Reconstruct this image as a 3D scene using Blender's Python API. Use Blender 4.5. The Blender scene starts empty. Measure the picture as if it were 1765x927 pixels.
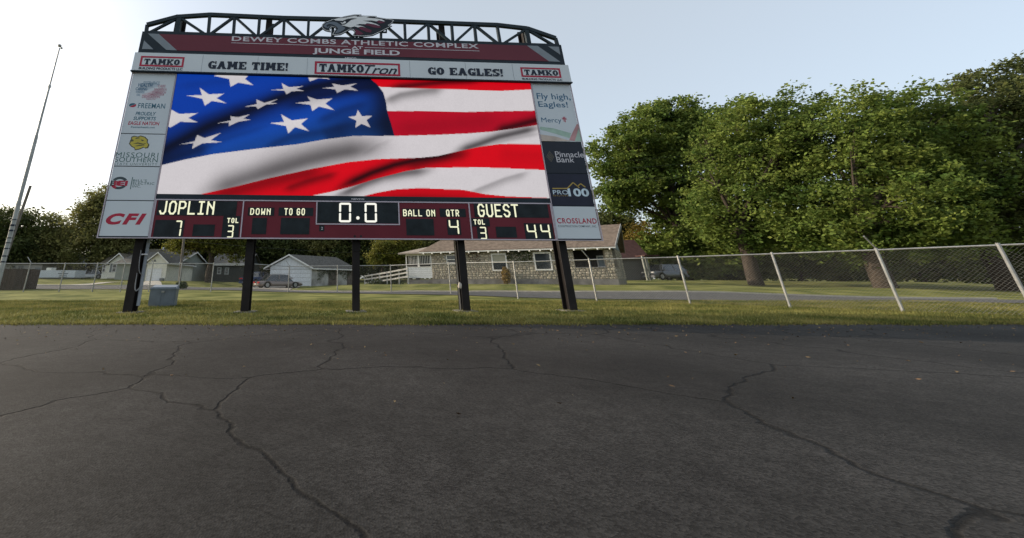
import bpy, math, random
import numpy as np
from mathutils import Vector, Matrix
R = math.radians
random.seed(5)
rng = np.random.default_rng(5)
sc = bpy.context.scene
col = sc.collection

# ------------------------------------------------------------------ camera, sky, sun, exposure
F, PITCH, CX, CY = 660.8, 0.3349, 609.0, 253.0      # focal length and principal point in photograph pixels (1765 x 927 sheet)
EYE = 0.90
cam_d = bpy.data.cameras.new('camera')
cam = bpy.data.objects.new('camera', cam_d); col.objects.link(cam); sc.camera = cam
cam.location = (0, 0, EYE)
cam.rotation_euler = (math.pi/2 + PITCH, 0, 0)
cam_d.sensor_width = 36; cam_d.sensor_fit = 'HORIZONTAL'
cam_d.lens = F/1765*36
cam_d.shift_x = (1765/2 - CX)/1765
cam_d.shift_y = -(927/2 - CY)/1765
cam_d.clip_start = 0.05; cam_d.clip_end = 6000

SUN_EL, SUN_AZ = R(22), R(-74)                     # azimuth from +Y, positive towards +X
w = bpy.data.worlds.new('World'); sc.world = w; w.use_nodes = True
nt = w.node_tree; bgn = nt.nodes['Background']
sky = nt.nodes.new('ShaderNodeTexSky'); sky.sky_type = 'NISHITA'; sky.sun_disc = False
sky.sun_elevation = SUN_EL; sky.sun_rotation = SUN_AZ
sky.air_density = 1.0; sky.dust_density = 4.5; sky.ozone_density = 1.6; sky.altitude = 300
haze = nt.nodes.new('ShaderNodeMix'); haze.data_type = 'RGBA'; haze.blend_type = 'ADD'; haze.inputs[0].default_value = 1.0   # thin bright haze over the whole dome
haze.inputs[7].default_value = (3.45, 3.62, 3.52, 1); nt.links.new(sky.outputs[0], haze.inputs[6])
nt.links.new(haze.outputs[2], bgn.inputs[0]); bgn.inputs[1].default_value = 0.12
sd = bpy.data.lights.new('sun', 'SUN'); sd.energy = 3.8; sd.angle = R(0.7); sd.color = (1.0, 0.86, 0.68)
so = bpy.data.objects.new('sun', sd); col.objects.link(so)
sdir = Vector((math.cos(SUN_EL)*math.sin(SUN_AZ), math.cos(SUN_EL)*math.cos(SUN_AZ), math.sin(SUN_EL)))
so.rotation_euler = sdir.to_track_quat('Z', 'Y').to_euler(); so.location = (-30, 20, 30)
sc.view_settings.view_transform = 'Standard'; sc.view_settings.look = 'None'
sc.view_settings.exposure = 0.12; sc.view_settings.gamma = 1.0
sc.cycles.max_bounces = 6; sc.cycles.transparent_max_bounces = 6

# ------------------------------------------------------------------ helpers
def ray(px, py):
    u = (px-CX)/F; v = (CY-py)/F; c, s = math.cos(PITCH), math.sin(PITCH)
    return Vector((u, c - v*s, s + v*c))
def at(px, py, D):                                   # world point at forward distance D
    d = ray(px, py); t = D/d.y
    return Vector((d.x*t, D, EYE + d.z*t))
def ppm(D): return 698.0/D                           # pixels per metre near the horizon

def srgb(r, g, b):
    f = lambda c: (c/255/12.92) if c/255 <= .04045 else ((c/255+.055)/1.055)**2.4
    return (f(r), f(g), f(b))

MATS = {}
def mat(name, color, rough=.7, var=.15, scale=3.0, bump=0.0, bscale=40.0, metal=0.0, spec=.25, color2=None, detail=4.0, stretch=None, island=0.0, trans=0.0):
    if name in MATS: return MATS[name]
    m = bpy.data.materials.new(name); m.use_nodes = True; n = m.node_tree.nodes; l = m.node_tree.links
    p = n['Principled BSDF']; p.inputs['Roughness'].default_value = rough; p.inputs['Metallic'].default_value = metal
    p.inputs['Specular IOR Level'].default_value = spec
    tc = n.new('ShaderNodeTexCoord'); co = tc.outputs['Object']
    if stretch:
        mp = n.new('ShaderNodeMapping'); mp.inputs['Scale'].default_value = stretch; l.new(co, mp.inputs[0]); co = mp.outputs[0]
    nz = n.new('ShaderNodeTexNoise'); nz.inputs['Scale'].default_value = scale; nz.inputs['Detail'].default_value = detail
    l.new(co, nz.inputs['Vector'])
    rp = n.new('ShaderNodeValToRGB'); l.new(nz.outputs['Fac'], rp.inputs[0])
    c1 = tuple(c*(1-var) for c in color); c2 = color2 if color2 else tuple(min(1, c*(1+var)) for c in color)
    rp.color_ramp.elements[0].position = .36; rp.color_ramp.elements[0].color = (*c1, 1)
    rp.color_ramp.elements[1].position = .64; rp.color_ramp.elements[1].color = (*c2, 1)
    out = rp.outputs[0]
    if island:
        g = n.new('ShaderNodeNewGeometry'); hs = n.new('ShaderNodeHueSaturation')
        mr = n.new('ShaderNodeMapRange'); mr.inputs['To Min'].default_value = 1-island; mr.inputs['To Max'].default_value = 1+island
        l.new(g.outputs['Random Per Island'], mr.inputs['Value']); l.new(mr.outputs[0], hs.inputs['Value'])
        mr2 = n.new('ShaderNodeMapRange'); mr2.inputs['To Min'].default_value = .5-island*.045; mr2.inputs['To Max'].default_value = .5+island*.03
        ml = n.new('ShaderNodeMath'); ml.operation = 'MULTIPLY'; ml.inputs[1].default_value = 17.31; fr = n.new('ShaderNodeMath'); fr.operation = 'FRACT'
        l.new(g.outputs['Random Per Island'], ml.inputs[0]); l.new(ml.outputs[0], fr.inputs[0]); l.new(fr.outputs[0], mr2.inputs['Value']); l.new(mr2.outputs[0], hs.inputs['Hue'])
        l.new(out, hs.inputs['Color']); out = hs.outputs[0]
    l.new(out, p.inputs['Base Color'])
    if bump:
        b = n.new('ShaderNodeBump'); b.inputs['Strength'].default_value = bump; b.inputs['Distance'].default_value = .02
        nb = n.new('ShaderNodeTexNoise'); nb.inputs['Scale'].default_value = bscale; nb.inputs['Detail'].default_value = 5
        l.new(co, nb.inputs['Vector']); l.new(nb.outputs['Fac'], b.inputs['Height']); l.new(b.outputs[0], p.inputs['Normal'])
    if trans:
        tr = n.new('ShaderNodeBsdfTranslucent'); mx = n.new('ShaderNodeMixShader'); mx.inputs[0].default_value = trans
        l.new(out, tr.inputs[0]); l.new(p.outputs[0], mx.inputs[1]); l.new(tr.outputs[0], mx.inputs[2])
        l.new(mx.outputs[0], n['Material Output'].inputs[0])
    MATS[name] = m; return m
def emat(name, color, strength=1.0, base=(.02, .02, .02)):
    if name in MATS: return MATS[name]
    m = bpy.data.materials.new(name); m.use_nodes = True; p = m.node_tree.nodes['Principled BSDF']
    p.inputs['Base Color'].default_value = (*base, 1); p.inputs['Roughness'].default_value = .6
    p.inputs['Emission Color'].default_value = (*color, 1); p.inputs['Emission Strength'].default_value = strength
    MATS[name] = m; return m
def siding(name, color, pitch=.12, depth=.5):
    if name in MATS: return MATS[name]
    m = mat(name, color, rough=.65, var=.07, scale=1.4); n = m.node_tree.nodes; l = m.node_tree.links
    tc = n.new('ShaderNodeTexCoord'); sx = n.new('ShaderNodeSeparateXYZ'); l.new(tc.outputs['Object'], sx.inputs[0])
    a = n.new('ShaderNodeMath'); a.operation = 'DIVIDE'; a.inputs[1].default_value = pitch; l.new(sx.outputs['Z'], a.inputs[0])
    f = n.new('ShaderNodeMath'); f.operation = 'FRACT'; l.new(a.outputs[0], f.inputs[0])
    b = n.new('ShaderNodeBump'); b.inputs['Strength'].default_value = depth; b.inputs['Distance'].default_value = .02; b.invert = True
    l.new(f.outputs[0], b.inputs['Height']); l.new(b.outputs[0], n['Principled BSDF'].inputs['Normal'])
    return m

def tag(o, label=None, cat=None, group=None, kind=None):
    if label: o['label'] = label
    if cat: o['category'] = cat
    if group: o['group'] = group
    if kind: o['kind'] = kind
    return o
def empty(name, loc, label, cat, group=None, rz=0.0):
    o = bpy.data.objects.new(name, None); o.empty_display_size = .3; col.objects.link(o)
    o.location = loc; o.rotation_euler = (0, 0, rz); tag(o, label, cat, group); return o
def link(name, me, m, parent=None, off=True):
    """off: mesh is in world coordinates, shift it into the (unrotated) parent's frame"""
    if m is not None: me.materials.append(m)
    o = bpy.data.objects.new(name, me); col.objects.link(o)
    if parent is not None:
        o.parent = parent
        if off:
            q = Vector((0, 0, 0)); p = parent
            while p is not None: q += Vector(p.location); p = p.parent
            me.transform(Matrix.Translation(-q))
    return o
class MB:
    def __init__(s): s.v = []; s.f = []
    def add(s, vs, fs):
        k = len(s.v); s.v += [tuple(v) for v in vs]; s.f += [tuple(i+k for i in f) for f in fs]; return s
    def hexa(s, p):   # 8 points: bottom 4 ccw, top 4 ccw
        return s.add(p, [(3, 2, 1, 0), (4, 5, 6, 7), (0, 1, 5, 4), (1, 2, 6, 5), (2, 3, 7, 6), (3, 0, 4, 7)])
    def box(s, x0, x1, y0, y1, z0, z1):
        return s.hexa([(x0, y0, z0), (x1, y0, z0), (x1, y1, z0), (x0, y1, z0), (x0, y0, z1), (x1, y0, z1), (x1, y1, z1), (x0, y1, z1)])
    def tube(s, p, q, r, r2=None, n=8, cap=True):
        p, q = Vector(p), Vector(q); d = (q-p)
        if d.length < 1e-6: return s
        d.normalize(); a = d.orthogonal().normalized(); b = d.cross(a); r2 = r if r2 is None else r2
        vs = []
        for c, rr in ((p, r), (q, r2)):
            for i in range(n):
                t = 2*math.pi*i/n; vs.append(c + a*(math.cos(t)*rr) + b*(math.sin(t)*rr))
        fs = [(i, (i+1) % n, n+(i+1) % n, n+i) for i in range(n)]
        if cap: fs += [tuple(range(n))[::-1], tuple(range(n, 2*n))]
        return s.add(vs, fs)
    def beam(s, p, q, w_, h_, up=(0, 1, 0)):       # w_ in-plane width, h_ along up
        p, q = Vector(p), Vector(q); d = (q-p).normalized(); u = Vector(up); u = (u - d*u.dot(d)).normalized(); a = d.cross(u)
        c = [a*(-w_/2)+u*(-h_/2), a*(w_/2)+u*(-h_/2), a*(w_/2)+u*(h_/2), a*(-w_/2)+u*(h_/2)]
        vs = [p+x for x in c]+[q+x for x in c]
        return s.add(vs, [(0, 1, 2, 3), (7, 6, 5, 4), (0, 4, 5, 1), (1, 5, 6, 2), (2, 6, 7, 3), (3, 7, 4, 0)])
    def prism(s, poly, y0, y1):                    # poly [(x,z)], front at y0 (towards -Y)
        n = len(poly); a = sum(poly[i][0]*poly[(i+1) % n][1]-poly[(i+1) % n][0]*poly[i][1] for i in range(n))
        if a < 0: poly = poly[::-1]
        vs = [(x, y0, z) for x, z in poly]+[(x, y1, z) for x, z in poly]
        fs = [tuple(range(n)), tuple(range(2*n-1, n-1, -1))]+[(i, n+i, n+(i+1) % n, (i+1) % n) for i in range(n)]
        return s.add(vs, fs)
    def mesh(s, name, smooth=False):
        me = bpy.data.meshes.new(name); me.from_pydata([tuple(v) for v in s.v], [], s.f); me.update()
        if smooth: me.polygons.foreach_set('use_smooth', [True]*len(me.polygons))
        return me
    def build(s, name, m, parent=None, off=True, smooth=False):
        return link(name, s.mesh(name, smooth), m, parent, off)
def np_mesh(name, v, f):                            # v (N,3), f (M,k)
    me = bpy.data.meshes.new(name); k = f.shape[1]
    me.vertices.add(len(v)); me.vertices.foreach_set('co', v.astype(np.float32).ravel())
    me.loops.add(f.size); me.loops.foreach_set('vertex_index', f.astype(np.int32).ravel())
    me.polygons.add(len(f)); me.polygons.foreach_set('loop_start', np.arange(0, f.size, k, dtype=np.int32))
    me.polygons.foreach_set('loop_total', np.full(len(f), k, np.int32)); me.update(calc_edges=True); return me

# ------------------------------------------------------------------ terrain
CTRL = []
for px, py, D in [(30, 503, 27), (150, 503, 27), (300, 503, 27), (30, 498, 33), (200, 498, 33), (350, 498.5, 33), (60, 492.5, 39), (250, 492.5, 39), (400, 497, 38),
                  (60, 484, 48), (250, 486, 48), (60, 480, 60), (200, 480.3, 60), (300, 484, 52), (400, 486, 60),
                  (500, 497.5, 44), (440, 497.5, 44), (500, 493, 50), (600, 491, 54), (560, 503, 33), (650, 503, 32), (660, 490, 41), (760, 503, 29.5), (900, 503.5, 27),
                  (740, 488.8, 39.5), (900, 489.5, 36), (1069, 490.8, 33.5), (1060, 503.5, 25.5), (1180, 503.5, 24), (1180, 490.5, 32), (1140, 483, 46), (1200, 483, 46), (1400, 485, 46), (1400, 496, 30)]:
    p = at(px, py, D); CTRL.append((p.x, p.y, p.z))
for x in range(-60, 100, 10):
    for y in (-10, 0, 8, 14, 20): CTRL.append((x, y, 0.0))
for x in range(-160, 260, 30): CTRL.append((x, 90, 1.2)); CTRL.append((x, 150, 1.4))
CTRL = np.array(CTRL)
def terr(x, y):
    x = np.asarray(x, float); y = np.asarray(y, float); sh = x.shape; x = x.ravel(); y = y.ravel()
    d2 = (x[:, None]-CTRL[None, :, 0])**2*0.55 + (y[:, None]-CTRL[None, :, 1])**2
    wt = 1/(d2+2.5)**2
    z = (wt*CTRL[None, :, 2]).sum(1)/wt.sum(1)
    k = np.clip((y-17)/6, 0, 1); z = z*k*k*(3-2*k)
    return z.reshape(sh)
def tz(x, y): return float(terr(np.array([x]), np.array([y]))[0])
def drape(name, xs, ys, dz, m, label, cat, kind='structure'):
    X, Y = np.meshgrid(xs, ys); Z = terr(X, Y)+dz
    v = np.stack([X, Y, Z], -1).reshape(-1, 3); nx, ny = len(xs), len(ys)
    i = np.arange(nx*ny).reshape(ny, nx); f = np.stack([i[:-1, :-1], i[:-1, 1:], i[1:, 1:], i[1:, :-1]], -1).reshape(-1, 4)
    o = link(name, np_mesh(name, v, f), m); o.data.polygons.foreach_set('use_smooth', [True]*len(f)); tag(o, label, cat, kind=kind); return o
def strip(name, near, far, dz, m, label, cat, n=120, k=8, thick=0.0):
    """a sheet between two poly-lines (world xy), draped on the terrain"""
    def samp(pl):
        pl = np.array(pl, float); d = np.r_[0, np.cumsum(np.hypot(*np.diff(pl, axis=0).T))]; t = np.linspace(0, d[-1], n)
        return np.stack([np.interp(t, d, pl[:, 0]), np.interp(t, d, pl[:, 1])], -1)
    a, b = samp(near), samp(far); t = np.linspace(0, 1, k)[:, None, None]
    P = a[None]*(1-t)+b[None]*t; Z = terr(P[..., 0], P[..., 1])+dz
    v = np.concatenate([P, Z[..., None]], -1).reshape(-1, 3)
    i = np.arange(n*k).reshape(k, n); f = np.stack([i[:-1, :-1], i[:-1, 1:], i[1:, 1:], i[1:, :-1]], -1).reshape(-1, 4)
    o = link(name, np_mesh(name, v, f), m); tag(o, label, cat, kind='structure'); return o

M_grass = mat('lawn_grass', (.115, .135, .030), rough=.95, scale=.55, var=.3, color2=(.21, .205, .065), bump=.9, bscale=14, spec=.1, detail=8, stretch=(1, 1, 1))
xs = np.r_[np.linspace(-900, -70, 14), np.arange(-62, 96, 1.0), np.linspace(104, 900, 14)]
ys = np.r_[np.linspace(-120, -8, 6), np.arange(-2, 92, 1.0), np.linspace(98, 1500, 16)]
drape('ground', xs, ys, 0, M_grass, 'grassy ground running from the field to the far houses', 'ground')

M_asph = mat('road_asphalt', (.09, .088, .085), rough=.9, scale=5, var=.2, bump=.5, bscale=60, spec=.25)
def asphalt(name, base):
    m = bpy.data.materials.new(name); m.use_nodes = True; n = m.node_tree.nodes; l = m.node_tree.links; p = n['Principled BSDF']; p.inputs['Roughness'].default_value = .88; p.inputs['Specular IOR Level'].default_value = .2
    tc = n.new('ShaderNodeTexCoord'); co = tc.outputs['Object']
    def noise(sc_, det, lo, hi, c0, c1):
        a = n.new('ShaderNodeTexNoise'); a.inputs['Scale'].default_value = sc_; a.inputs['Detail'].default_value = det; l.new(co, a.inputs['Vector'])
        r = n.new('ShaderNodeMapRange'); r.inputs['From Min'].default_value = lo; r.inputs['From Max'].default_value = hi; r.inputs['To Min'].default_value = c0; r.inputs['To Max'].default_value = c1; l.new(a.outputs['Fac'], r.inputs['Value']); return r.outputs[0]
    def mul(a, b): q = n.new('ShaderNodeMath'); q.operation = 'MULTIPLY'; l.new(a, q.inputs[0]); l.new(b, q.inputs[1]); return q.outputs[0]
    v = n.new('ShaderNodeTexVoronoi'); v.inputs['Scale'].default_value = 85; l.new(co, v.inputs['Vector'])
    sp = n.new('ShaderNodeSeparateColor'); l.new(v.outputs['Color'], sp.inputs[0]); st = n.new('ShaderNodeMapRange'); st.inputs['From Min'].default_value = 0; st.inputs['From Max'].default_value = 1; st.inputs['To Min'].default_value = .55; st.inputs['To Max'].default_value = 1.7; l.new(sp.outputs[0], st.inputs['Value'])
    # cracks: thin lines along warped cell borders, only in places
    wn = n.new('ShaderNodeTexNoise'); wn.inputs['Scale'].default_value = 1.4; wn.inputs['Detail'].default_value = 5; l.new(co, wn.inputs['Vector'])
    mx = n.new('ShaderNodeMixRGB'); mx.inputs[0].default_value = .35; l.new(co, mx.inputs[1]); l.new(wn.outputs['Color'], mx.inputs[2])
    vc = n.new('ShaderNodeTexVoronoi'); vc.feature = 'DISTANCE_TO_EDGE'; vc.inputs['Scale'].default_value = .55; l.new(mx.outputs[0], vc.inputs['Vector'])
    cr = n.new('ShaderNodeMapRange'); cr.inputs['From Min'].default_value = .002; cr.inputs['From Max'].default_value = .008; cr.inputs['To Min'].default_value = .3; cr.inputs['To Max'].default_value = 1; l.new(vc.outputs['Distance'], cr.inputs['Value'])
    k = mul(mul(noise(.35, 8, .35, .65, .6, 1.5), noise(6, 6, .3, .7, .8, 1.25)), mul(st.outputs[0], cr.outputs[0]))
    vm = n.new('ShaderNodeVectorMath'); vm.operation = 'SCALE'; vm.inputs[0].default_value = base; l.new(k, vm.inputs['Scale']); l.new(vm.outputs[0], p.inputs['Base Color'])
    b = n.new('ShaderNodeBump'); b.inputs['Strength'].default_value = .4; b.inputs['Distance'].default_value = .005; l.new(v.outputs['Distance'], b.inputs['Height'])
    b2 = n.new('ShaderNodeBump'); b2.inputs['Strength'].default_value = .8; b2.inputs['Distance'].default_value = .012; l.new(cr.outputs[0], b2.inputs['Height']); l.new(b.outputs[0], b2.inputs['Normal']); l.new(b2.outputs[0], p.inputs['Normal'])
    return m
M_track = asphalt('track_asphalt', (.019, .0185, .018))
M_conc = mat('concrete', (.42, .39, .34), rough=.85, scale=3, var=.1, bump=.3)
def gx(px, D): return (px-CX)/698*D
def line(pts): return [(gx(px, D), D) for px, D in pts]
rd_far = line([(-700, 40), (0, 39), (250, 38.5), (420, 36.5), (560, 33), (760, 29), (1000, 25.4), (1200, 23.4), (1700, 20)])
rd_near = line([(-900, 33), (0, 32), (250, 31.5), (420, 30.5), (560, 27.5), (760, 24), (1000, 20.6), (1200, 19), (2000, 16)])
strip('road', rd_near, rd_far, .03, M_asph, 'grey asphalt street between the chain-link fence and the houses', 'road', n=260)
# kerb on the far side: a real step
def offs(pl, d): return [(x, y+d) for x, y in pl]
def kerb(pl):
    n = 240; p = np.array(pl); d = np.r_[0, np.cumsum(np.hypot(*np.diff(p, axis=0).T))]; t = np.linspace(0, d[-1], n)
    X = np.interp(t, d, p[:, 0]); Y = np.interp(t, d, p[:, 1]); Z = terr(X, Y); mb = MB()
    vs = []; fs = []
    for i in range(n):
        vs += [(X[i], Y[i], Z[i]-.05), (X[i], Y[i], Z[i]+.1), (X[i], Y[i]+.18, Z[i]+.1), (X[i], Y[i]+.18, Z[i]-.05)]
        if i: a = 4*(i-1); b = 4*i; fs += [(a, b, b+1, a+1), (a+1, b+1, b+2, a+2), (a+2, b+2, b+3, a+3)]
    mb.add(vs, fs); o = mb.build('kerb', M_conc); tag(o, 'pale concrete kerb along the far side of the street', 'kerb', kind='structure')
kerb(rd_far)
xs = np.arange(-40, 60, 1.0); drape('running_track', xs, np.array([-40, -20, -8, -3, 0, 2, 4, 6, 8, 9.2]), .006, M_track, 'dark asphalt surface in front of the scoreboard', 'pavement')
strip('sidewalk', line([(-60, 41.5), (120, 41.2), (160, 42), (215, 47)]), line([(-60, 42.6), (120, 42.6), (160, 43.8), (215, 49)]), .035, M_conc, 'pale concrete footpath across the lawn of the small house', 'path')
strip('driveway', line([(395, 37.8), (440, 36.6), (500, 35.4)]), line([(428, 50), (465, 50), (520, 50)]), .04, mat('driveway_concrete', (.30, .27, .23), rough=.9, scale=2, var=.15), 'concrete driveway under the sedan and the blue pickup', 'driveway', n=30)
strip('driveway', line([(240, 38.6), (262, 38.4), (285, 38.3)]), line([(252, 51.8), (262, 51.8), (276, 51.8)]), .038, M_conc, 'short pale driveway up to the single garage door', 'driveway', n=30)

# grass blades, near strip under the scoreboard
def blades(name, n, x0, x1, y0, y1, h, label, m):
    x = rng.uniform(x0, x1, n); y = rng.uniform(y0, y1, n); x = np.r_[x, FX]; y = np.r_[y, FY]; n = len(x); z = terr(x, y)
    a = rng.uniform(0, 6.283, n); hh = h*rng.uniform(.5, 1.3, n); wd = .006+.006*rng.random(n); lx = rng.normal(0, .5, n)*hh; ly = rng.normal(0, .5, n)*hh
    v = np.empty((n, 3, 3)); dx = np.cos(a)*wd; dy = np.sin(a)*wd
    v[:, 0] = np.stack([x-dx, y-dy, z], -1); v[:, 1] = np.stack([x+dx, y+dy, z], -1); v[:, 2] = np.stack([x+lx, y+ly, z+hh], -1)
    o = link(name, np_mesh(name, v.reshape(-1, 3), np.arange(3*n).reshape(-1, 3)), m); tag(o, label, 'grass', kind='stuff')
M_blade = mat('grass_blades', (.11, .135, .032), rough=.8, scale=.7, var=.3, color2=(.24, .22, .07), island=.35, trans=.3, spec=.2)
def litter():
    n = 2600; x = rng.uniform(-16, 26, n); y = 9.3-rng.exponential(1.3, n); k = y > 1.2; x, y = x[k], y[k]; n = len(x); a = rng.uniform(0, 6.28, n); s_ = rng.uniform(.008, .028, n)
    dx, dy = np.cos(a)*s_, np.sin(a)*s_; z = np.full(n, .012); q = rng.uniform(0, .02, (n, 4))
    v = np.stack([np.stack([x-dx, y-dy, z+q[:, 0]], -1), np.stack([x+dy*.5, y-dx*.5, z+q[:, 1]], -1), np.stack([x+dx, y+dy, z+q[:, 2]], -1), np.stack([x-dy*.5, y+dx*.5, z+q[:, 3]], -1)], 1).reshape(-1, 3)
    o = link('leaf_litter', np_mesh('leaf_litter', v, np.arange(4*n).reshape(-1, 4)), mat('dead_leaf', (.12, .085, .045), rough=.9, var=.3, island=.5)); tag(o, 'dead leaves and clippings strewn along the asphalt edge', 'leaves', kind='stuff')
litter()
def fringe():
    n = 16000; x = rng.uniform(-16, 26, n); e = .22*np.sin(x*1.7)+.15*np.sin(x*4.3+1)+.1*np.sin(x*11); y = 9.2-np.abs(rng.normal(0, 1, n))*(.12+.16*np.clip(e+.2, 0, 1)); return x, y
FX, FY = fringe()
blades('grass', 150000, -16, 26, 9.15, 19, .07, 'short mown grass under and behind the scoreboard', M_blade)

# ------------------------------------------------------------------ lettering
class Frame:
    """a vertical plane with coordinates (a along, z up); (a, d, z) with d out of the plane to the back"""
    def __init__(s, o, ex): s.o = Vector(o); s.ex = Vector((ex[0], ex[1], 0)).normalized(); s.n = Vector((-s.ex.y, s.ex.x, 0))
    def hit(s, px, py):
        d = ray(px, py); e = Vector((0, 0, EYE)); t = (s.o-e).dot(s.n)/d.dot(s.n); p = e+d*t
        return ((p-s.o).dot(s.ex), p.z)
    def P(s, a, z, back=0.0): p = s.o+s.ex*a+s.n*back; return Vector((p.x, p.y, z))
    def box(s, mb, a0, a1, z0, z1, b0, b1):
        mb.hexa([s.P(a0, z0, b0), s.P(a1, z0, b0), s.P(a1, z0, b1), s.P(a0, z0, b1), s.P(a0, z1, b0), s.P(a1, z1, b0), s.P(a1, z1, b1), s.P(a0, z1, b1)]); return mb

YAW = .0540
BF = Frame((0, 12, 0), (math.cos(YAW), math.sin(YAW)))
board = empty('scoreboard', (0, 12, 0), 'huge video scoreboard with a waving flag picture standing on five dark steel posts', 'scoreboard', rz=YAW)
# board children are built in board coordinates (x along, y back, z up)
def bp(px, py): return BF.hit(px, py)
def bpoly(pts): return [bp(*p) for p in pts]

_fcache = {}
def font_mesh(text, bold=0.0, shear=0.0, spacing=1.0):
    key = (text, bold, shear, spacing)
    if key in _fcache: return _fcache[key]
    cu = bpy.data.curves.new('t', 'FONT'); cu.body = text; cu.offset = bold; cu.shear = shear; cu.space_character = spacing
    cu.resolution_u = 4; cu.fill_mode = 'FRONT'
    o = bpy.data.objects.new('t', cu); col.objects.link(o); dg = bpy.context.evaluated_depsgraph_get(); dg.update()
    me = o.evaluated_get(dg).to_mesh(); v = np.array([x.co[:2] for x in me.vertices]); f = [tuple(p.vertices) for p in me.polygons]
    o.evaluated_get(dg).to_mesh_clear(); bpy.data.objects.remove(o); bpy.data.curves.remove(cu)
    v = (v-v.min(0))/(v.max(0)-v.min(0)); _fcache[key] = (v, f); return v, f
def put_text(text, bl, tr, m, parent, bold=0.0, shear=0.0, spacing=1.0, y=-.006, name='lettering', frame=None, glyph=None):
    """text fitted between the photo's bottom-left and top-right corners, lying on the board plane"""
    (x0, z0), (x1, z1) = (bp(*bl), bp(*tr)) if frame is None else (frame.hit(*bl), frame.hit(*tr))
    v, f = glyph if glyph else font_mesh(text, bold, shear, spacing)
    if frame is None: vs = [(x0+(x1-x0)*a, y, z0+(z1-z0)*b) for a, b in v]
    else: vs = [frame.P(x0+(x1-x0)*a, z0+(z1-z0)*b, y) for a, b in v]
    mb = MB(); mb.add(vs, f); return mb.build(name, m, parent, off=frame is not None)
# slab-serif capitals drawn as strokes
def glyph_slab(text, t=.2, s=.17):
    adv = 0; vs = []; fs = []; k = [0]
    def rect(x0, y0, x1, y1): 
        i = len(vs); vs.extend([(x0, y0), (x1, y0), (x1, y1), (x0, y1)]); fs.append((i, i+1, i+2, i+3))
    def quad(*p): i = len(vs); vs.extend(p); fs.append(tuple(range(i, i+len(p))))
    def arc(cx, cy, rx, ry, a0, a1, tx, ty, n=10):
        for j in range(n):
            A = R(a0+(a1-a0)*j/n); B = R(a0+(a1-a0)*(j+1)/n)
            quad((cx+rx*math.cos(A), cy+ry*math.sin(A)), (cx+rx*math.cos(B), cy+ry*math.sin(B)), (cx+(rx-tx)*math.cos(B), cy+(ry-ty)*math.sin(B)), (cx+(rx-tx)*math.cos(A), cy+(ry-ty)*math.sin(A)))
    for ch in text:
        X = adv; W = .86
        if ch == ' ': adv += .5; continue
        if ch == 'T': rect(X, .8, X+W, 1); rect(X, .62, X+.12, .8); rect(X+W-.12, .62, X+W, .8); rect(X+W/2-t/2, s, X+W/2+t/2, .8); rect(X+.2, 0, X+W-.2, s)
        elif ch == 'A':
            W = 1.0; quad((X+.1, s), (X+.1+t, s), (X+.5+t/2, 1), (X+.5-t/2, 1)); quad((X+W-.1-t, s), (X+W-.1, s), (X+.5+t/2, .999), (X+.5-t/2, .999)); rect(X+.28, .32, X+.72, .45); rect(X, 0, X+.4, s); rect(X+W-.4, 0, X+W, s)
        elif ch == 'M':
            W = 1.15; rect(X+.08, s, X+.08+t, 1); rect(X+W-.08-t, s, X+W-.08, 1); quad((X+.12, 1), (X+.12+t, 1), (X+W/2+.08, .25), (X+W/2-.08, .25)); quad((X+W-.12-t, 1), (X+W-.12, 1), (X+W/2+.08, .251), (X+W/2-.08, .251)); rect(X, 0, X+.4, s); rect(X+W-.4, 0, X+W, s); rect(X, 1-s, X+.3, 1.001); rect(X+W-.3, 1-s, X+W, 1.001)
        elif ch == 'K':
            W = .98; rect(X+.08, s, X+.08+t, 1-s); rect(X, 0, X+.4, s); rect(X, 1-s, X+.4, 1); quad((X+.25, .5), (X+.4, .38), (X+W-.06, 1-s), (X+W-.3, 1-s)); quad((X+.42, .62), (X+.32, .45), (X+W-.34, s), (X+W-.06, s)); rect(X+.54, 0, X+W, s); rect(X+.54, 1-s, X+W, 1)
        elif ch in 'OCG':
            W = .86
            if ch == 'O': arc(X+W/2, .5, W/2, .5, 0, 360, t, .2, 20)
            else: arc(X+W/2, .5, W/2, .5, 45, 340, t, .17, 18); rect(X+W-t, .0, X+W, .42); rect(X+W*.5, .34, X+W+.04, .47); rect(X+W-.14, .62, X+W, 1)
        elif ch == 'I': W = .44; rect(X+W/2-t/2, s, X+W/2+t/2, 1-s); rect(X, 0, X+W, s); rect(X, 1-s, X+W, 1)
        elif ch == 'E': W = .84; rect(X+.06, s, X+.06+t, 1-s); rect(X, 0, X+W, s); rect(X, 1-s, X+W, 1); rect(X+W-.13, s, X+W, .33); rect(X+W-.15, .67, X+W-.02, 1-s); rect(X+.26, .43, X+.6, .57); rect(X+.5, .34, X+.6, .66)
        elif ch == 'L': W = .8; rect(X+.07, s, X+.07+t, 1-s); rect(X, 0, X+W, s); rect(X, 1-s, X+.4, 1); rect(X+W-.14, s, X+W, .42)
        elif ch == 'S':
            W = .78; arc(X+W/2, .735, W/2, .265, 20, 270, t, .15, 12); arc(X+W/2, .265, W/2, .265, 90, -160, t, .15, 12); rect(X, 0, X+.12, .34); rect(X+W-.12, .66, X+W, 1)
        elif ch == '!': W = .3; quad((X+.08, .32), (X+.22, .32), (X+.3, 1), (X, 1)); rect(X+.04, 0, X+.26, .2)
        adv = X+W+.09
    v = np.array(vs); v[:, 0] /= v[:, 0].max(); return v, fs

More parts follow.
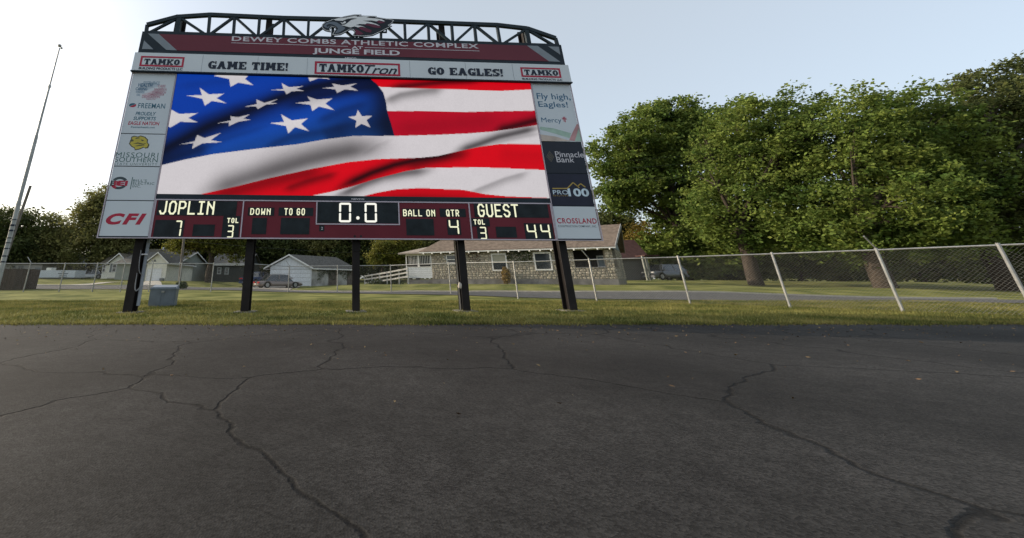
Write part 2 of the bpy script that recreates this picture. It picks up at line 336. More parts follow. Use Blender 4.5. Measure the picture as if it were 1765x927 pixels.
# ------------------------------------------------------------------ scoreboard
M_frame = mat('dark_frame_paint', (.020, .030, .040), rough=.6, spec=.18, var=.12, scale=2)
M_truss = mat('truss_paint', (.022, .034, .042), rough=.6, spec=.18, var=.15, scale=3)
M_post = mat('post_paint', (.016, .013, .013), rough=.6, spec=.18, var=.25, scale=2.5, bump=.15, bscale=12)
M_panel = mat('panel_white', (.60, .645, .685), rough=.6, spec=.18, var=.03, scale=.6)
M_band = mat('band_white', (.64, .68, .71), rough=.6, spec=.18, var=.03, scale=.6)
M_maroon = mat('banner_maroon', (.15, .036, .052), rough=.6, spec=.18, var=.06, scale=.5)
M_maroon2 = mat('scoreboard_maroon', (.15, .022, .034), rough=.6, spec=.18, var=.08, scale=.7)
M_inset = mat('display_black', (.016, .022, .026), rough=.6, spec=.18, var=.25, scale=3, bump=.2, bscale=30)
M_trim = mat('trim_paint', (.50, .44, .50), rough=.4, var=.05)
M_ink = mat('ink_navy', (.012, .020, .040), rough=.5, var=.05)
M_redink = mat('ink_red', (.42, .022, .055), rough=.5, var=.05)
M_grayink = mat('print_grey', (.22, .25, .28), rough=.5, var=.04)
M_wink = mat('print_white', (.60, .58, .62), rough=.5, var=.04)
M_navyp = mat('panel_navy', (.010, .014, .026), rough=.4, var=.1)
M_led = emat('led_cream', srgb(236, 236, 200), 1.0)
M_ledw = emat('led_white', srgb(245, 244, 232), 1.0)
ZT, ZBT, ZBB, ZB = 8.449+EYE, 7.478+EYE, 6.766+EYE, 1.178+EYE
UL, UR, SL, SR, ST, SB = -7.591, 7.906, -6.089, 6.412, 6.722+EYE, 2.524+EYE

# five posts: wide-flange steel
def px_u(px, py): return bp(px, py)[0]
for i, (px, w_) in enumerate([(231, .25), (427.5, .23), (615, .215), (800, .23), (979, .24)]):
    u = px_u(px, 416); top = ZT-.02 if i == 2 else ZT+.98
    mb = MB(); y0 = .315; dp = .36
    mb.box(u-w_/2, u+w_/2, y0, y0+.03, -.3, top); mb.box(u-w_/2, u+w_/2, y0+dp, y0+dp+.03, -.3, top); mb.box(u-.012, u+.012, y0+.03, y0+dp, -.3, top)
    o = mb.build('post', M_post, board, off=False)
    MB().box(u-.3, u+.3, y0-.12, y0+dp+.15, -.02, .035).build('footing', mat('footing_concrete', (.17, .16, .14), rough=.9, var=.25, scale=6), o, off=False)
    if i == 2:
        MB().box(u-w_/2-.02, u+w_/2+.02, y0-.03, y0-.002, ZB-.32, ZB-.02).build('splice_plate', M_post, o, off=False)
# grey conduits with drooping cable on the left post
u = px_u(243, 430); cy_ = .42
MB().tube((u, cy_, .2), (u-.02, cy_, ZB+.3), .05, n=10).build('post_tube', mat('conduit_grey', (.25, .27, .31), rough=.5, var=.1), board, off=False)
mb = MB()
for (za, zb, s_) in ((1.75, 1.05, .18), (1.1, .72, .26), (.95, .7, .2)):
    pr = None
    for j in range(13):
        t = j/12; p = (u-.12+t*.16, cy_-.15-.1*math.sin(t*3.14), za+(zb-za)*t-s_*math.sin(t*3.14))
        if pr: mb.tube(pr, p, .012, n=6, cap=False)
        pr = p
mb.build('cable', mat('cable_grey', (.2, .2, .21), rough=.6), board, off=False)
MB().box(u-.14, u+.05, cy_-.1, cy_-.04, 1.62, 1.66).build('conduit_strap', M_wink, board, off=False)

M_tube = mat('tube_cream', (.55, .50, .43), rough=.55, var=.12, scale=3)
BB = Frame(BF.P(0, 0, .70), (math.cos(YAW), math.sin(YAW)))
for pt, pb in (((785.8, 417), (792.5, 506)), ((963.5, 418), (975.8, 506))):     # cream tubes added for the bright strip along two posts' left edge
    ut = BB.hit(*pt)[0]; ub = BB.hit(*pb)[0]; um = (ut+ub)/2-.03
    MB().tube((um, .70, -.1), (um, .70, ZB+.4), .035, n=10).build('post_tube', M_tube, board, off=False)
# cabinet backs
MB().box(UL+.03, UR-.03, .012, .31, ZBB-.02, ZT-.03).build('upper_cabinet', M_frame, board, off=False)
MB().box(UL+.03, UR-.03, .012, .31, ZB+.02, ZBB-.021).build('lower_cabinet', M_frame, board, off=False)
# top banner
MB().box(UL+.10, UR-.10, 0, .011, ZBT+.002, ZT).build('banner_frame', M_frame, board, off=False)
mb = MB(); mb.add([(x, -.004, z) for x, z in bpoly([(252.5, 57.6), (964.5, 81.3), (966, 106.5), (245, 84.9)])], [(0, 3, 2, 1)])
bnr = mb.build('banner_panel', M_frame, board, off=False)
maroon = MB(); maroon.prism(bpoly([(273.9, 58.6), (907.8, 78.6), (946, 105.8), (305.3, 87)]), -.010, -.0045)
maroon.build('maroon_field', M_maroon, bnr, off=False)
for pts in ([(255.2, 57.9), (273.9, 58.6), (305.3, 87), (286.6, 85.9)], [(248.4, 69.7), (264.5, 85), (245, 84.6)], [(907.8, 78.6), (926.5, 79.2), (965.6, 106.6), (946, 105.8)], [(944.4, 79.9), (963, 80.8), (965.6, 94.3)]):
    mb = MB(); mb.prism(bpoly(pts), -.012, -.0045); mb.build('grey_stripe', M_grayink, bnr, off=False)
put_text('DEWEY COMBS ATHLETIC COMPLEX', (399.3, 70.6), (824, 76.0), M_wink, bnr, bold=.02, y=-.014, spacing=1.08)
put_text('AT', (606, 84.2), (625.5, 80.1), M_wink, bnr, bold=.03, y=-.014)
put_text('JUNGE FIELD', (538.6, 93.8), (689, 87.3), M_wink, bnr, bold=.03, y=-.014)
for a, b in (((398.8, 73.4), (599.8, 80.7)), ((628.7, 82.1), (826.2, 87.9))):
    (x0, z0), (x1, z1) = bp(*a), bp(*b); zm = (z0+z1)/2
    MB().box(x0, x1, -.014, -.0105, zm-.009, zm+.009).build('rule_line', M_wink, bnr, off=False)
put_text('NEVCO', (594.7, 101.4), (614.2, 99.2), M_wink, bnr, bold=.03, y=-.006)
# white band
band = MB().box(UL, UR, -.10, .011, ZBB, ZBT).build('band_box', M_band, board, off=False)
YB = -.104
MB().box(UL-.015, UR+.015, -.13, .30, ZBB-.042, ZBB-.001).build('band_ledge', M_frame, board, off=False)
for px in (350, 445, 530, 705, 800, 880):
    x = px_u(px, 112); MB().box(x-.004, x+.004, YB, -.1005, ZBB+.03, ZBT-.03).build('panel_seam', M_grayink, band, off=False)
class Shift:   # the band face stands 10 cm in front of the board plane
    pass
BF2 = Frame(BF.P(0, 0, -.104), (math.cos(YAW), math.sin(YAW)))
def band_text(t, bl, tr, m, **k):
    (x0, z0), (x1, z1) = BF2.hit(*bl), BF2.hit(*tr)
    v, f = k.get('glyph') or font_mesh(t, k.get('bold', .02), k.get('shear', 0)); mb = MB()
    vs = [(x0+(x1-x0)*a, YB-.002-(0.00004*i if k.get('glyph') else 0), z0+(z1-z0)*b) for i, (a, b) in enumerate(v)]
    if k.get('glyph'):   # each stroke a hair in front of the last
        vs = []
        for j, fc in enumerate(f):
            for i in fc: a, b = v[i]; vs.append((x0+(x1-x0)*a, YB-.002-j*.00015, z0+(z1-z0)*b))
        f2 = []; i = 0
        for fc in f: f2.append(tuple(range(i, i+len(fc)))); i += len(fc)
        f = f2
    mb.add(vs, f); mb.build('lettering', m, band, off=False)
def ring(c, m, parent, w_=.05, y=YB, fr=BF2, holes=None):
    (x0, z1), (x1, z0) = fr.hit(*c[0]), fr.hit(*c[1]); (xa, zc) = fr.hit(*c[2])
    zt = (z1 + fr.hit(*c[3])[1])/2; zb = (z0+zc)/2; xl = (x0+xa)/2; xr = (fr.hit(*c[3])[0]+x1)/2
    mb = MB(); mb.box(xl, xr, y-.003, y+.002, zt-w_, zt); mb.box(xl, xr, y-.003, y+.002, zb, zb+w_)
    mb.box(xl, xl+w_*1.05, y-.003, y+.002, zb+w_, zt-w_); mb.box(xr-w_*1.05, xr, y-.003, y+.002, zb+w_, zt-w_)
    return mb.build('red_border', m, parent, off=False)
# corners: top-left, bottom-right, bottom-left, top-right
ring(((243.3, 96.4), (316, 116), (239.9, 113.5), (318, 98)), M_redink, band, .062)
ring(((542.8, 104.9), (689.5, 131.7), (542, 126.6), (689.9, 110.1)), M_redink, band, .07)
ring(((896.4, 115.6), (967.8, 134), (899.3, 132.2), (965, 117.6)), M_redink, band, .062)
band_text('TAMKO', (247.5, 110.6), (310.9, 102.6), M_ink, glyph=glyph_slab('TAMKO', .32))
band_text('TAMKO', (550.1, 123.2), (627, 111.8), M_ink, glyph=glyph_slab('TAMKO', .32))
band_text('TAMKO', (904.5, 128.8), (961, 121.3), M_ink, glyph=glyph_slab('TAMKO', .32))
band_text('GAME TIME!', (358, 118.1), (497, 108.8), M_ink, glyph=glyph_slab('GAME TIME!', .34))
band_text('GO EAGLES!', (738, 128.2), (865.7, 119.3), M_ink, glyph=glyph_slab('GO EAGLES!', .34))
band_text('Tron', (628, 127.2), (684, 113.2), M_ink, bold=.012, shear=.42)
band_text('BUILDING PRODUCTS LLC', (238.7, 119.2), (314.7, 117.0), M_ink, bold=.03)
band_text('BUILDING PRODUCTS LLC', (900.5, 137.2), (969, 135.9), M_ink, bold=.03)

# side panels
def side_panels(x0, x1, zs, mats):
    out = []
    for (za, zb), m in zip(zip(zs[:-1], zs[1:]), mats):
        out.append(MB().box(x0+.045, x1-.045, -.004, .011, zb+.014, za-.014).build('ad_panel', m, board, off=False))
    return out
def zof(px, py): return bp(px, py)[1]
zl = [ZBB-.045, zof(205, 229.8), zof(192, 286), zof(181, 345), ZB+.05]
zr = [ZBB-.045, zof(935, 243.8), zof(945, 298.5), zof(953, 354.7), ZB+.05]
PL = side_panels(UL, SL, zl, [M_panel]*4); PR = side_panels(SR, UR, zr, [M_panel, M_navyp, mat('panel_navy_blue', (.009, .011, .030), rough=.4, var=.1), M_panel])
for o, t in zip(PL, ('light grey panel with a round word cloud and blue and red lines', 'light grey panel with a yellow lion head above green serif lettering', 'light grey panel with a round grey and red emblem', 'light grey panel with large red italic letters')): o['label'] = t
for o, t in zip(PR, ('light panel with blue greeting over green and red ribbons', 'black panel with white lettering and a diamond', 'navy panel with white letters under a gold roof line', 'light panel with bold red condensed lettering')): o['label'] = t
# frames of the side columns
for x0, x1 in ((UL, SL), (SR, UR)):
    mb = MB(); t = .022
    for a, b, c, d in ((x0, x0+t, ZB, ZBB-.045), (x1-t, x1, ZB, ZBB-.045), (x0+t, x1-t, ZB, ZB+t), (x0+t, x1-t, ZBB-.045-t, ZBB-.045)): mb.box(a, b, -.03, .0115, c, d)
    mb.build('column_trim', M_trim, board, off=False)
blue_i = mat('ink_blue', (.03, .12, .22), rough=.5, var=.05); green_i = mat('ink_green', (.04, .12, .11), rough=.5, var=.05); yel_i = mat('ink_yellow', (.52, .43, .07), rough=.5, var=.08)
gold_i = mat('ink_gold', (.42, .29, .07), rough=.5, var=.05)
lblue_i = mat('ink_light_blue', (.20, .30, .40), rough=.5, var=.05); pink_i = mat('ink_pink', (.42, .20, .26), rough=.5, var=.05); teal_i = mat('ink_teal', (.03, .13, .19), rough=.5, var=.05)
def disc(c, rx, ry, m, parent, y=-.006, n=28, a0=0, a1=360, name='emblem', inner=0.0):
    pts = []
    if inner:
        vs = []; fs = []
        for i in range(n+1):
            A = R(a0+(a1-a0)*i/n); vs += [(c[0]+rx*math.cos(A), y, c[1]+ry*math.sin(A)), (c[0]+rx*inner*math.cos(A), y, c[1]+ry*inner*math.sin(A))]
            if i: k = 2*i; fs.append((k-2, k, k+1, k-1))
        return MB().add(vs, fs).build(name, m, parent, off=False)
    for i in range(n): A = R(a0+(a1-a0)*i/(n-1 if a1-a0 < 360 else n)); pts.append((c[0]+rx*math.cos(A), c[1]+ry*math.sin(A)))
    return MB().add([(x, y, z) for x, z in pts], [tuple(range(n))]).build(name, m, parent, off=False)
P = PL[0]
rows = [('EXCELLENCE', (247, 145.2), (276, 140.5), lblue_i), ('HEALTH', (238, 149.5), (263.5, 143.8), blue_i), ('CARE', (272, 150.5), (286, 146.2), pink_i), ('CARING', (233.5, 155.5), (254.5, 151.0), blue_i), ('INNOVATION', (265.5, 156.2), (287.5, 152.3), pink_i), ('WELLNESS', (233.5, 160.5), (249.5, 156.8), lblue_i), ('COMPASSION', (262.0, 160.9), (286.5, 157.3), pink_i),
        ('CARE', (235, 165.2), (242, 161.8), lblue_i), ('COMMUNITY TEAM', (254.5, 164.3), (283, 161.4), pink_i), ('DEDICATION', (244.5, 168.8), (276, 164.9), pink_i), ('HEALTH', (252, 172), (268, 169.5), pink_i)]
cc_ = bp(260.3, 155.2)
disc((cc_[0]-.03, cc_[1]+.02), .40, .27, mat('print_haze_blue', (.43, .49, .55), rough=.5), P, y=-.0045, a0=38, a1=212); disc((cc_[0]+.03, cc_[1]-.02), .40, .27, mat('print_haze_rose', (.52, .45, .49), rough=.5), P, y=-.0045, a0=218, a1=392)
for t, a, b, m in rows: put_text(t, a, b, m, P, bold=.02)
c = bp(228.8, 181.2); disc(c, .115, .075, teal_i, P, a0=35, a1=215); disc(c, .115, .075, M_redink, P, a0=220, a1=390)
put_text('FREEMAN', (237.5, 186.2), (285.5, 178.6), teal_i, P, bold=.008, spacing=1.05)
put_text('PROUDLY', (233.5, 198.7), (269.3, 193.1), teal_i, P, bold=.02, shear=.1)
put_text('SUPPORTS', (229.5, 206.8), (269.3, 201.4), teal_i, P, bold=.02, shear=.1)
put_text('EAGLE NATION', (220.6, 215.0), (275.2, 209.9), M_redink, P, bold=.02, shear=.1)
put_text('freemanhealth.com', (225.5, 220.3), (267.3, 217.8), teal_i, P, bold=.01)
P = PL[1]
def zpoly(pts, ox, oy, s_): return [(ox+x/s_, oy+y/s_) for x, y in pts]
lion = [(410, 715), (440, 703), (480, 712), (510, 700), (560, 715), (590, 745), (585, 775), (605, 800), (590, 835), (560, 840), (545, 830), (500, 850), (450, 860), (440, 835), (410, 820), (385, 790), (395, 765), (405, 745)]
MB().add([(x, -.006, z) for x, z in bpoly(zpoly(lion, 160, 120, 6.18))], [tuple(range(len(lion)))[::-1]]).build('emblem', mat('ink_olive', (.10, .10, .06), rough=.5), P, off=False)
cxl, cyl = 495, 778
lin = [(cxl+(x-cxl)*.88, cyl+(y-cyl)*.86) for x, y in lion]
MB().add([(x, -.009, z) for x, z in bpoly(zpoly(lin, 160, 120, 6.18))], [tuple(range(len(lin)))[::-1]]).build('emblem', yel_i, P, off=False)
for pts in ([(430, 790), (480, 775), (540, 790), (575, 780), (540, 802), (485, 788)], [(440, 815), (500, 800), (560, 812), (500, 812)], [(400, 750), (425, 742), (440, 755), (420, 768), (402, 765)], [(515, 745), (545, 750), (540, 762), (520, 758)], [(455, 728), (500, 722), (498, 732), (458, 738)]):
    MB().add([(x, -.012, z) for x, z in bpoly(zpoly(pts, 160, 120, 6.18))], [tuple(range(len(pts)))[::-1]]).build('emblem', MATS['ink_olive'], P, off=False)
put_text('MISSOURI', (199, 270.6), (273.6, 263.4), green_i, P, bold=-.004, spacing=1.15)
put_text('SOUTHERN', (197.8, 278.8), (272.6, 271.9), green_i, P, bold=-.002, spacing=1.05)
put_text('STATE UNIVERSITY', (196.3, 284.2), (271.4, 281.3), green_i, P, bold=-.006, spacing=1.3)
P = PL[2]; c = bp(205.8, 315.3)
disc(c, .25, .20, mat('ink_steel', (.05, .07, .08), rough=.5), P, a0=30, a1=150, inner=.62); disc(c, .25, .20, MATS['ink_steel'], P, a0=250, a1=330, inner=.62); disc(c, .25, .20, M_redink, P, a0=205, a1=250, inner=.62)
put_text('B', (189.6, 320.2), (201, 311.2), MATS['ink_steel'], P, bold=.035); put_text('EI', (202.5, 320.2), (221, 311.4), M_redink, P, bold=.045); put_text('BE', (196, 319.6), (212.5, 311.8), M_redink, P, bold=.05, y=-.009)
(x0, z0), (x1, z1) = bp(224.2, 326), bp(225.9, 305.2); MB().box(x0, x0+.02, -.008, -.0045, z0, z1).build('rule_line', green_i, P, off=False)
put_text("BILL'S", (229.3, 312.9), (253.8, 309.2), green_i, P, bold=.004, spacing=1.12); put_text('ELECTRIC', (228.8, 318.1), (266.6, 314.3), green_i, P, bold=.004, spacing=1.12); put_text('INC.', (228.0, 323.0), (243.3, 319.2), green_i, P, bold=.004, spacing=1.12)
P = PL[3]; put_text('CFI', (181, 387), (253.2, 367.8), M_redink, P, bold=.052, shear=.3, spacing=1.25)
P = PR[0]
put_text('Fly high,', (926.3, 173.8), (981.6, 161.8), blue_i, P, bold=.008); put_text('Eagles!', (929, 187.2), (977.5, 175.7), blue_i, P, bold=.008)
put_text('Mercy', (934, 213.2), (966.5, 203.2), blue_i, P, bold=0.0)
c = bp(972.6, 205.6); MB().box(c[0]-.085, c[0]+.085, -.008, -.0045, c[1]-.002, c[1]+.018).box(c[0]-.085, c[0]+.085, -.008, -.0045, c[1]+.035, c[1]+.052).box(c[0]-.03, c[0]-.008, -.0085, -.0045, c[1]-.09, c[1]+.10).box(c[0]+.012, c[0]+.034, -.0085, -.0045, c[1]-.11, c[1]+.10).build('emblem', M_redink, P, off=False)
for pts, m, y in (([(190, 545), (330, 562), (520, 615), (505, 668), (350, 620), (190, 575)], mat('ink_mint', (.36, .50, .42), rough=.5), -.006), ([(578, 522), (590, 515), (616, 610), (632, 700), (540, 697), (500, 690), (520, 640)], mat('ink_rose', (.50, .27, .28), rough=.5), -.008), ([(192, 628), (350, 650), (520, 700), (204, 699)], mat('ink_tan', (.55, .46, .40), rough=.5), -.010), ([(600, 560), (632, 700), (560, 698)], MATS['ink_mint'], -.011)):
    MB().add([(x, y, z) for x, z in bpoly(zpoly(pts, 900, 130, 6.18))], [tuple(range(len(pts)))[::-1]]).build('ribbon_print', m, P, off=False)
P = PR[1]
put_text('Pinnacle', (957.6, 270.6), (1004.8, 261.6), M_wink, P, bold=.004); put_text('Bank', (959.8, 279.6), (988.4, 270.6), M_wink, P, bold=.004)
c = bp(948.3, 269.8)
for s1 in (1.0, .62, .3):
    q = [(c[0]-.13*s1, c[1]), (c[0], c[1]+.19*s1), (c[0]+.13*s1, c[1]), (c[0], c[1]-.19*s1)]; q2 = [((x-c[0])*(1-.12/s1)+c[0], (z-c[1])*(1-.12/s1)+c[1]) for x, z in q]
    MB().add([(x, -.006, z) for x, z in q+q2], [(i, (i+1) % 4, 4+(i+1) % 4, 4+i) for i in range(4)]).build('emblem', mat('ink_bronze', (.16, .14, .10), rough=.5), P, off=False)
P = PR[2]
put_text('PRO', (953.4, 334.9), (978.6, 327.8), mat('print_ice', (.55, .66, .74), rough=.5), P, bold=.012, spacing=1.05); put_text('100', (980, 338.4), (1013.5, 324.8), MATS['print_ice'], P, bold=.035, spacing=1.05)
def ribbon(pts, w_, m, parent, y=-.007, name='gold_line'):
    q = bpoly(pts); mb = MB()
    for a, b in zip(q[:-1], q[1:]): mb.beam((a[0], y, a[1]), (b[0], y, b[1]), w_, .004)
    return mb.build(name, m, parent, off=False)
ribbon(zpoly([(320, 338), (480, 338), (540, 275), (607, 330)], 900, 270, 6.18), .035, gold_i, P); ribbon(zpoly([(585, 318), (622, 287), (672, 325)], 900, 270, 6.18), .035, gold_i, P)
put_text('REALTORS', (953.4, 338.2), (978.4, 336.2), gold_i, P, bold=.0, spacing=1.4)
P = PR[3]; put_text('CROSSLAND', (960.8, 385.0), (1027.2, 376.2), M_redink, P, bold=.022, spacing=1.14); put_text('CONSTRUCTION COMPANY, INC.', (962.3, 391.9), (1028, 388.4), M_ink, P, bold=.004, spacing=1.15)

# score section
SP = MB().box(SL, SR, -.004, .011, ZB, SB-.001).build('score_panel', M_maroon2, board, off=False)
MB().box(SL, SR, -.008, -.0045, 2.356+EYE, SB-.0015).build('name_strip', M_frame, SP, off=False)
put_text('NEVCO', (606, 344.3), (628, 341.9), M_wink, SP, bold=.03, y=-.011)
def rect_px(l, t, r, b):   # photo box -> board rectangle at its middle row and column
    ym = (t+b)/2; xm = (l+r)/2; return px_u(l, ym), px_u(r, ym), zof(xm, b), zof(xm, t)
def inset(l, t, r, b, name='display_window'):
    x0, x1, z0, z1 = rect_px(l, t, r, b); mb = MB(); mb.box(x0, x1, -.012, -.0045, z0, z1); return mb.build(name, M_inset, SP, off=False)
for b in [(271.2, 346, 408, 371.5), (266, 379, 317, 409.2), (332.4, 386.8, 369.8, 407), (383.4, 372.2, 412.8, 409.8), (427.5, 357.5, 472.7, 371.8), (480.3, 357.8, 540, 372), (434.4, 375.5, 459.5, 403.5), (483.7, 375.5, 533.5, 403.8),
          (546.6, 348, 686.6, 384.6), (550.3, 388, 559, 398.5), (693, 359.6, 751, 374), (758, 359.6, 802.5, 373.9), (700.2, 377, 747.8, 405.6), (770.8, 377, 793.8, 404.8),
          (817.2, 351.3, 944.6, 374.8), (812.5, 376, 843.5, 390.2), (822.5, 391, 841, 412), (855, 390.6, 890, 409.4), (904.5, 384.8, 953, 412.3)]: inset(*b)
for px in (611.4, 622.2): disc(bp(px, 407.2), .035, .035, M_inset, SP, name='speaker_hole', n=14)
def vline(pt, pb): 
    (x0, z1), (x1, z0) = bp(*pt), bp(*pb); x = (x0+x1)/2; MB().box(x-.02, x+.02, -.022, -.0045, z0, z1).build('white_trim', M_trim, SP, off=False)
zt_, zb_ = 2.346+EYE, ZB
for z in (zt_, zb_+.02): MB().box(SL+.005, SR-.005, -.024, -.0045, z-.018, z+.018).build('white_trim', M_trim, SP, off=False)
for x in (SL+.025, SR-.025, -3.41, 3.70): MB().box(x-.018, x+.018, -.022, -.0045, zb_+.04, zt_-.02).build('white_trim', M_trim, SP, off=False)
x0, x1, z0, z1 = rect_px(545.8, 347, 687.4, 385.4)
for a, b, c_, d in ((x0-.018, x0+.018, z0, zt_-.02), (x1-.018, x1+.018, z0, zt_-.02), (x0-.018, x1+.018, z0-.036, z0-.001)): MB().box(a, b, -.022, -.0045, c_, d).build('white_trim', M_trim, SP, off=False)
# LED digits: seven segments, each a bevelled bar
SEG = {'0': 'abcdef', '7': 'abc', '3': 'abgcd', '4': 'fgbc'}
def digit(ch, l, t, r, b, th=.13, m=None):
    xl, xr, z0, z1 = rect_px(l, t, r, b); W, H = xr-xl, z1-z0
    # remove lean: the box measured in the picture includes the slant of the letter
    lean = abs(px_u(609, 400)-0)*0; T = H*th; g = T*.12; hm = (z0+z1)/2
    S = {'a': ((xl, z1-T/2), (xr, z1-T/2)), 'd': ((xl, z0+T/2), (xr, z0+T/2)), 'g': ((xl, hm), (xr, hm)), 'f': ((xl+T/2, hm), (xl+T/2, z1)), 'b': ((xr-T/2, hm), (xr-T/2, z1)), 'e': ((xl+T/2, z0), (xl+T/2, hm)), 'c': ((xr-T/2, z0), (xr-T/2, hm))}
    for s_ in SEG[ch]:
        (ax, az), (bx, bz) = S[s_]; y = -.018
        if az == bz: a, b_ = ax+T*.35, bx-T*.35; q = [(a, az), (a+T*.45, az+T/2), (b_-T*.45, az+T/2), (b_, az), (b_-T*.45, az-T/2), (a+T*.45, az-T/2)]
        else: a, b_ = az+T*.2, bz-T*.2; q = [(ax, a), (ax+T/2, a+T*.35), (ax+T/2, b_-T*.35), (ax, b_), (ax-T/2, b_-T*.35), (ax-T/2, a+T*.35)]
        MB().prism(q, y, -.0125).build('led_segment', m or M_led, SP, off=False)
digit('0', 584.5, 349.5, 605, 383, .1, M_ledw); digit('0', 628.5, 349.8, 649.4, 383.3, .1, M_ledw); disc(bp(616.8, 375.6), .052, .052, M_ledw, SP, y=-.02, n=16, name='led_point')
digit('7', 301.5, 380, 313, 407.2, .09); digit('3', 391.5, 388, 402.6, 409.6, .1); digit('4', 773.8, 378.6, 790.5, 403.7, .1); digit('3', 826.8, 391, 838.2, 412.2, .1); digit('4', 908.3, 386.5, 923.8, 411, .1); digit('4', 932, 386.5, 947.5, 411, .1)
# LED words: octagonal strokes
G = {'J': [[(.9, 1), (.9, .18), (.7, 0), (.3, 0), (.1, .2)], [(.5, 1), (.9, 1)]][:1], 'O': [[(.3, 0), (.7, 0), (.95, .2), (.95, .8), (.7, 1), (.3, 1), (.05, .8), (.05, .2), (.3, 0)]], 'P': [[(.05, 0), (.05, 1), (.7, 1), (.95, .85), (.95, .6), (.7, .46), (.05, .46)]],
     'L': [[(.05, 1), (.05, 0), (.95, 0)]], 'I': [[(.5, 0), (.5, 1)], [(.15, 1), (.85, 1)], [(.15, 0), (.85, 0)]], 'N': [[(.05, 0), (.05, 1)], [(.05, .95), (.95, .35)], [(.95, 0), (.95, 1)]],
     'G': [[(.95, .8), (.7, 1), (.3, 1), (.05, .8), (.05, .2), (.3, 0), (.7, 0), (.95, .2), (.95, .48), (.55, .48)]], 'U': [[(.05, 1), (.05, .2), (.3, 0), (.7, 0), (.95, .2), (.95, 1)]], 'E': [[(.95, 1), (.05, 1), (.05, 0), (.95, 0)], [(.05, .5), (.75, .5)]],
     'S': [[(.95, .82), (.7, 1), (.3, 1), (.05, .82), (.05, .64), (.3, .52), (.7, .48), (.95, .34), (.95, .18), (.7, 0), (.3, 0), (.05, .18)]], 'T': [[(0, 1), (1, 1)], [(.5, 1), (.5, 0)]], 'D': [[(.05, 0), (.05, 1), (.65, 1), (.95, .75), (.95, .25), (.65, 0), (.05, 0)]],
     'W': [[(.02, 1), (.1, 0), (.5, .5), (.9, 0), (.98, 1)]], 'B': [[(.05, 0), (.05, 1), (.7, 1), (.93, .85), (.93, .65), (.7, .52), (.05, .52)], [(.7, .52), (.95, .38), (.95, .15), (.7, 0), (.05, 0)]], 'A': [[(0, 0), (.05, .7), (.5, 1), (.95, .7), (1, 0)], [(.05, .38), (.95, .38)]],
     'M': [[(.05, 0), (.05, 1), (.5, .55), (.95, 1), (.95, 0)]], 'Q': [[(.3, 0), (.7, 0), (.95, .2), (.95, .8), (.7, 1), (.3, 1), (.05, .8), (.05, .2), (.3, 0)], [(.6, .3), (1, -.02)]], 'R': [[(.05, 0), (.05, 1), (.7, 1), (.95, .85), (.95, .6), (.7, .46), (.05, .46)], [(.5, .46), (.95, 0)]]}
def led_word(text, l, t, r, b, th, gap=.3):
    xl, xr, z0, z1 = rect_px(l, t, r, b); n = sum(1 if c != ' ' else .45 for c in text); cw = (xr-xl)/(n+gap*(len(text)-1)); x = xl; T = (z1-z0)*th
    for ch in text:
        if ch == ' ': x += cw*(.45+gap); continue
        mb = MB(); k = 0
        for st in G[ch]:
            pts = [(x+T/2+a*(cw-T), z0+T/2+c_*(z1-z0-T)) for a, c_ in st]
            for p, q in zip(pts[:-1], pts[1:]):
                d = Vector((q[0]-p[0], q[1]-p[1])).normalized()*T*.42; mb.beam((p[0]-d.x, -.016-k*.0005, p[1]-d.y), (q[0]+d.x, -.016-k*.0005, q[1]+d.y), T, .003); k += 1
        mb.build('led_letter', M_led, SP, off=False); x += cw*(1+gap)
led_word('JOPLIN', 274.5, 346.3, 370.5, 369.8, .12, .16); led_word('DOWN', 431.3, 359, 466.8, 370.3, .14, .32); led_word('TO GO', 490, 359, 525.8, 370.8, .14, .32)
led_word('TOL', 391.7, 375.7, 411.6, 384.3, .19, .3); led_word('BALL ON', 694.4, 361.2, 749.8, 372.8, .14, .28); led_word('QTR', 768.5, 361.4, 791, 373, .14, .32)
led_word('GUEST', 822.6, 351.6, 893.5, 374.2, .12, .16); led_word('TOL', 816, 378.3, 835.4, 387, .19, .3)
put_text('2', (553.5, 395.8), (556.5, 391), M_wink, SP, bold=.01, y=-.014)

# ---- video wall: one face per LED cell
NX, NZ = 420, 141
SSX = 2
def curve(pts):
    p = np.array(pts, float); return lambda x: np.interp(x, p[:, 0], p[:, 1])
def inpoly(px, py, poly):
    ins = np.zeros(px.shape, bool); n = len(poly)
    for i in range(n):
        x0, y0 = poly[i]; x1, y1 = poly[(i+1) % n]
        if y0 == y1: continue
        ins ^= ((y0 > py) != (y1 > py)) & (px < (x1-x0)*(py-y0)/(y1-y0)+x0)
    return ins
def fold(px, py, pts, wu, amt, wd=None, taper=.22):
    """a soft crease in the picture: wu is its width above the line, wd below"""
    wd = wd or wu; p = np.array(pts, float); seg = np.hypot(*np.diff(p, axis=0).T); cum = np.r_[0, np.cumsum(seg)]
    best = np.full(px.shape, 1e18); g = np.zeros(px.shape); up = np.zeros(px.shape, bool)
    for k, ((x0, y0), (x1, y1)) in enumerate(zip(pts[:-1], pts[1:])):
        L2 = (x1-x0)**2+(y1-y0)**2; t = np.clip(((px-x0)*(x1-x0)+(py-y0)*(y1-y0))/L2, 0, 1); qx = px-x0-t*(x1-x0); qy = py-y0-t*(y1-y0)
        d = qx*qx+qy*qy; m = d < best; best = np.where(m, d, best); g = np.where(m, (cum[k]+t*seg[k])/cum[-1], g); up = np.where(m, (x1-x0)*(py-y0)-(y1-y0)*(px-x0) < 0, up)
    tp = np.clip(g/taper, 0, 1)*np.clip((1-g)/taper, 0, 1); tp = tp*tp*(3-2*tp); w_ = np.where(up, wu, wd)*(.55+.45*tp)
    return 1-amt*tp*np.exp(-best/(w_*w_))
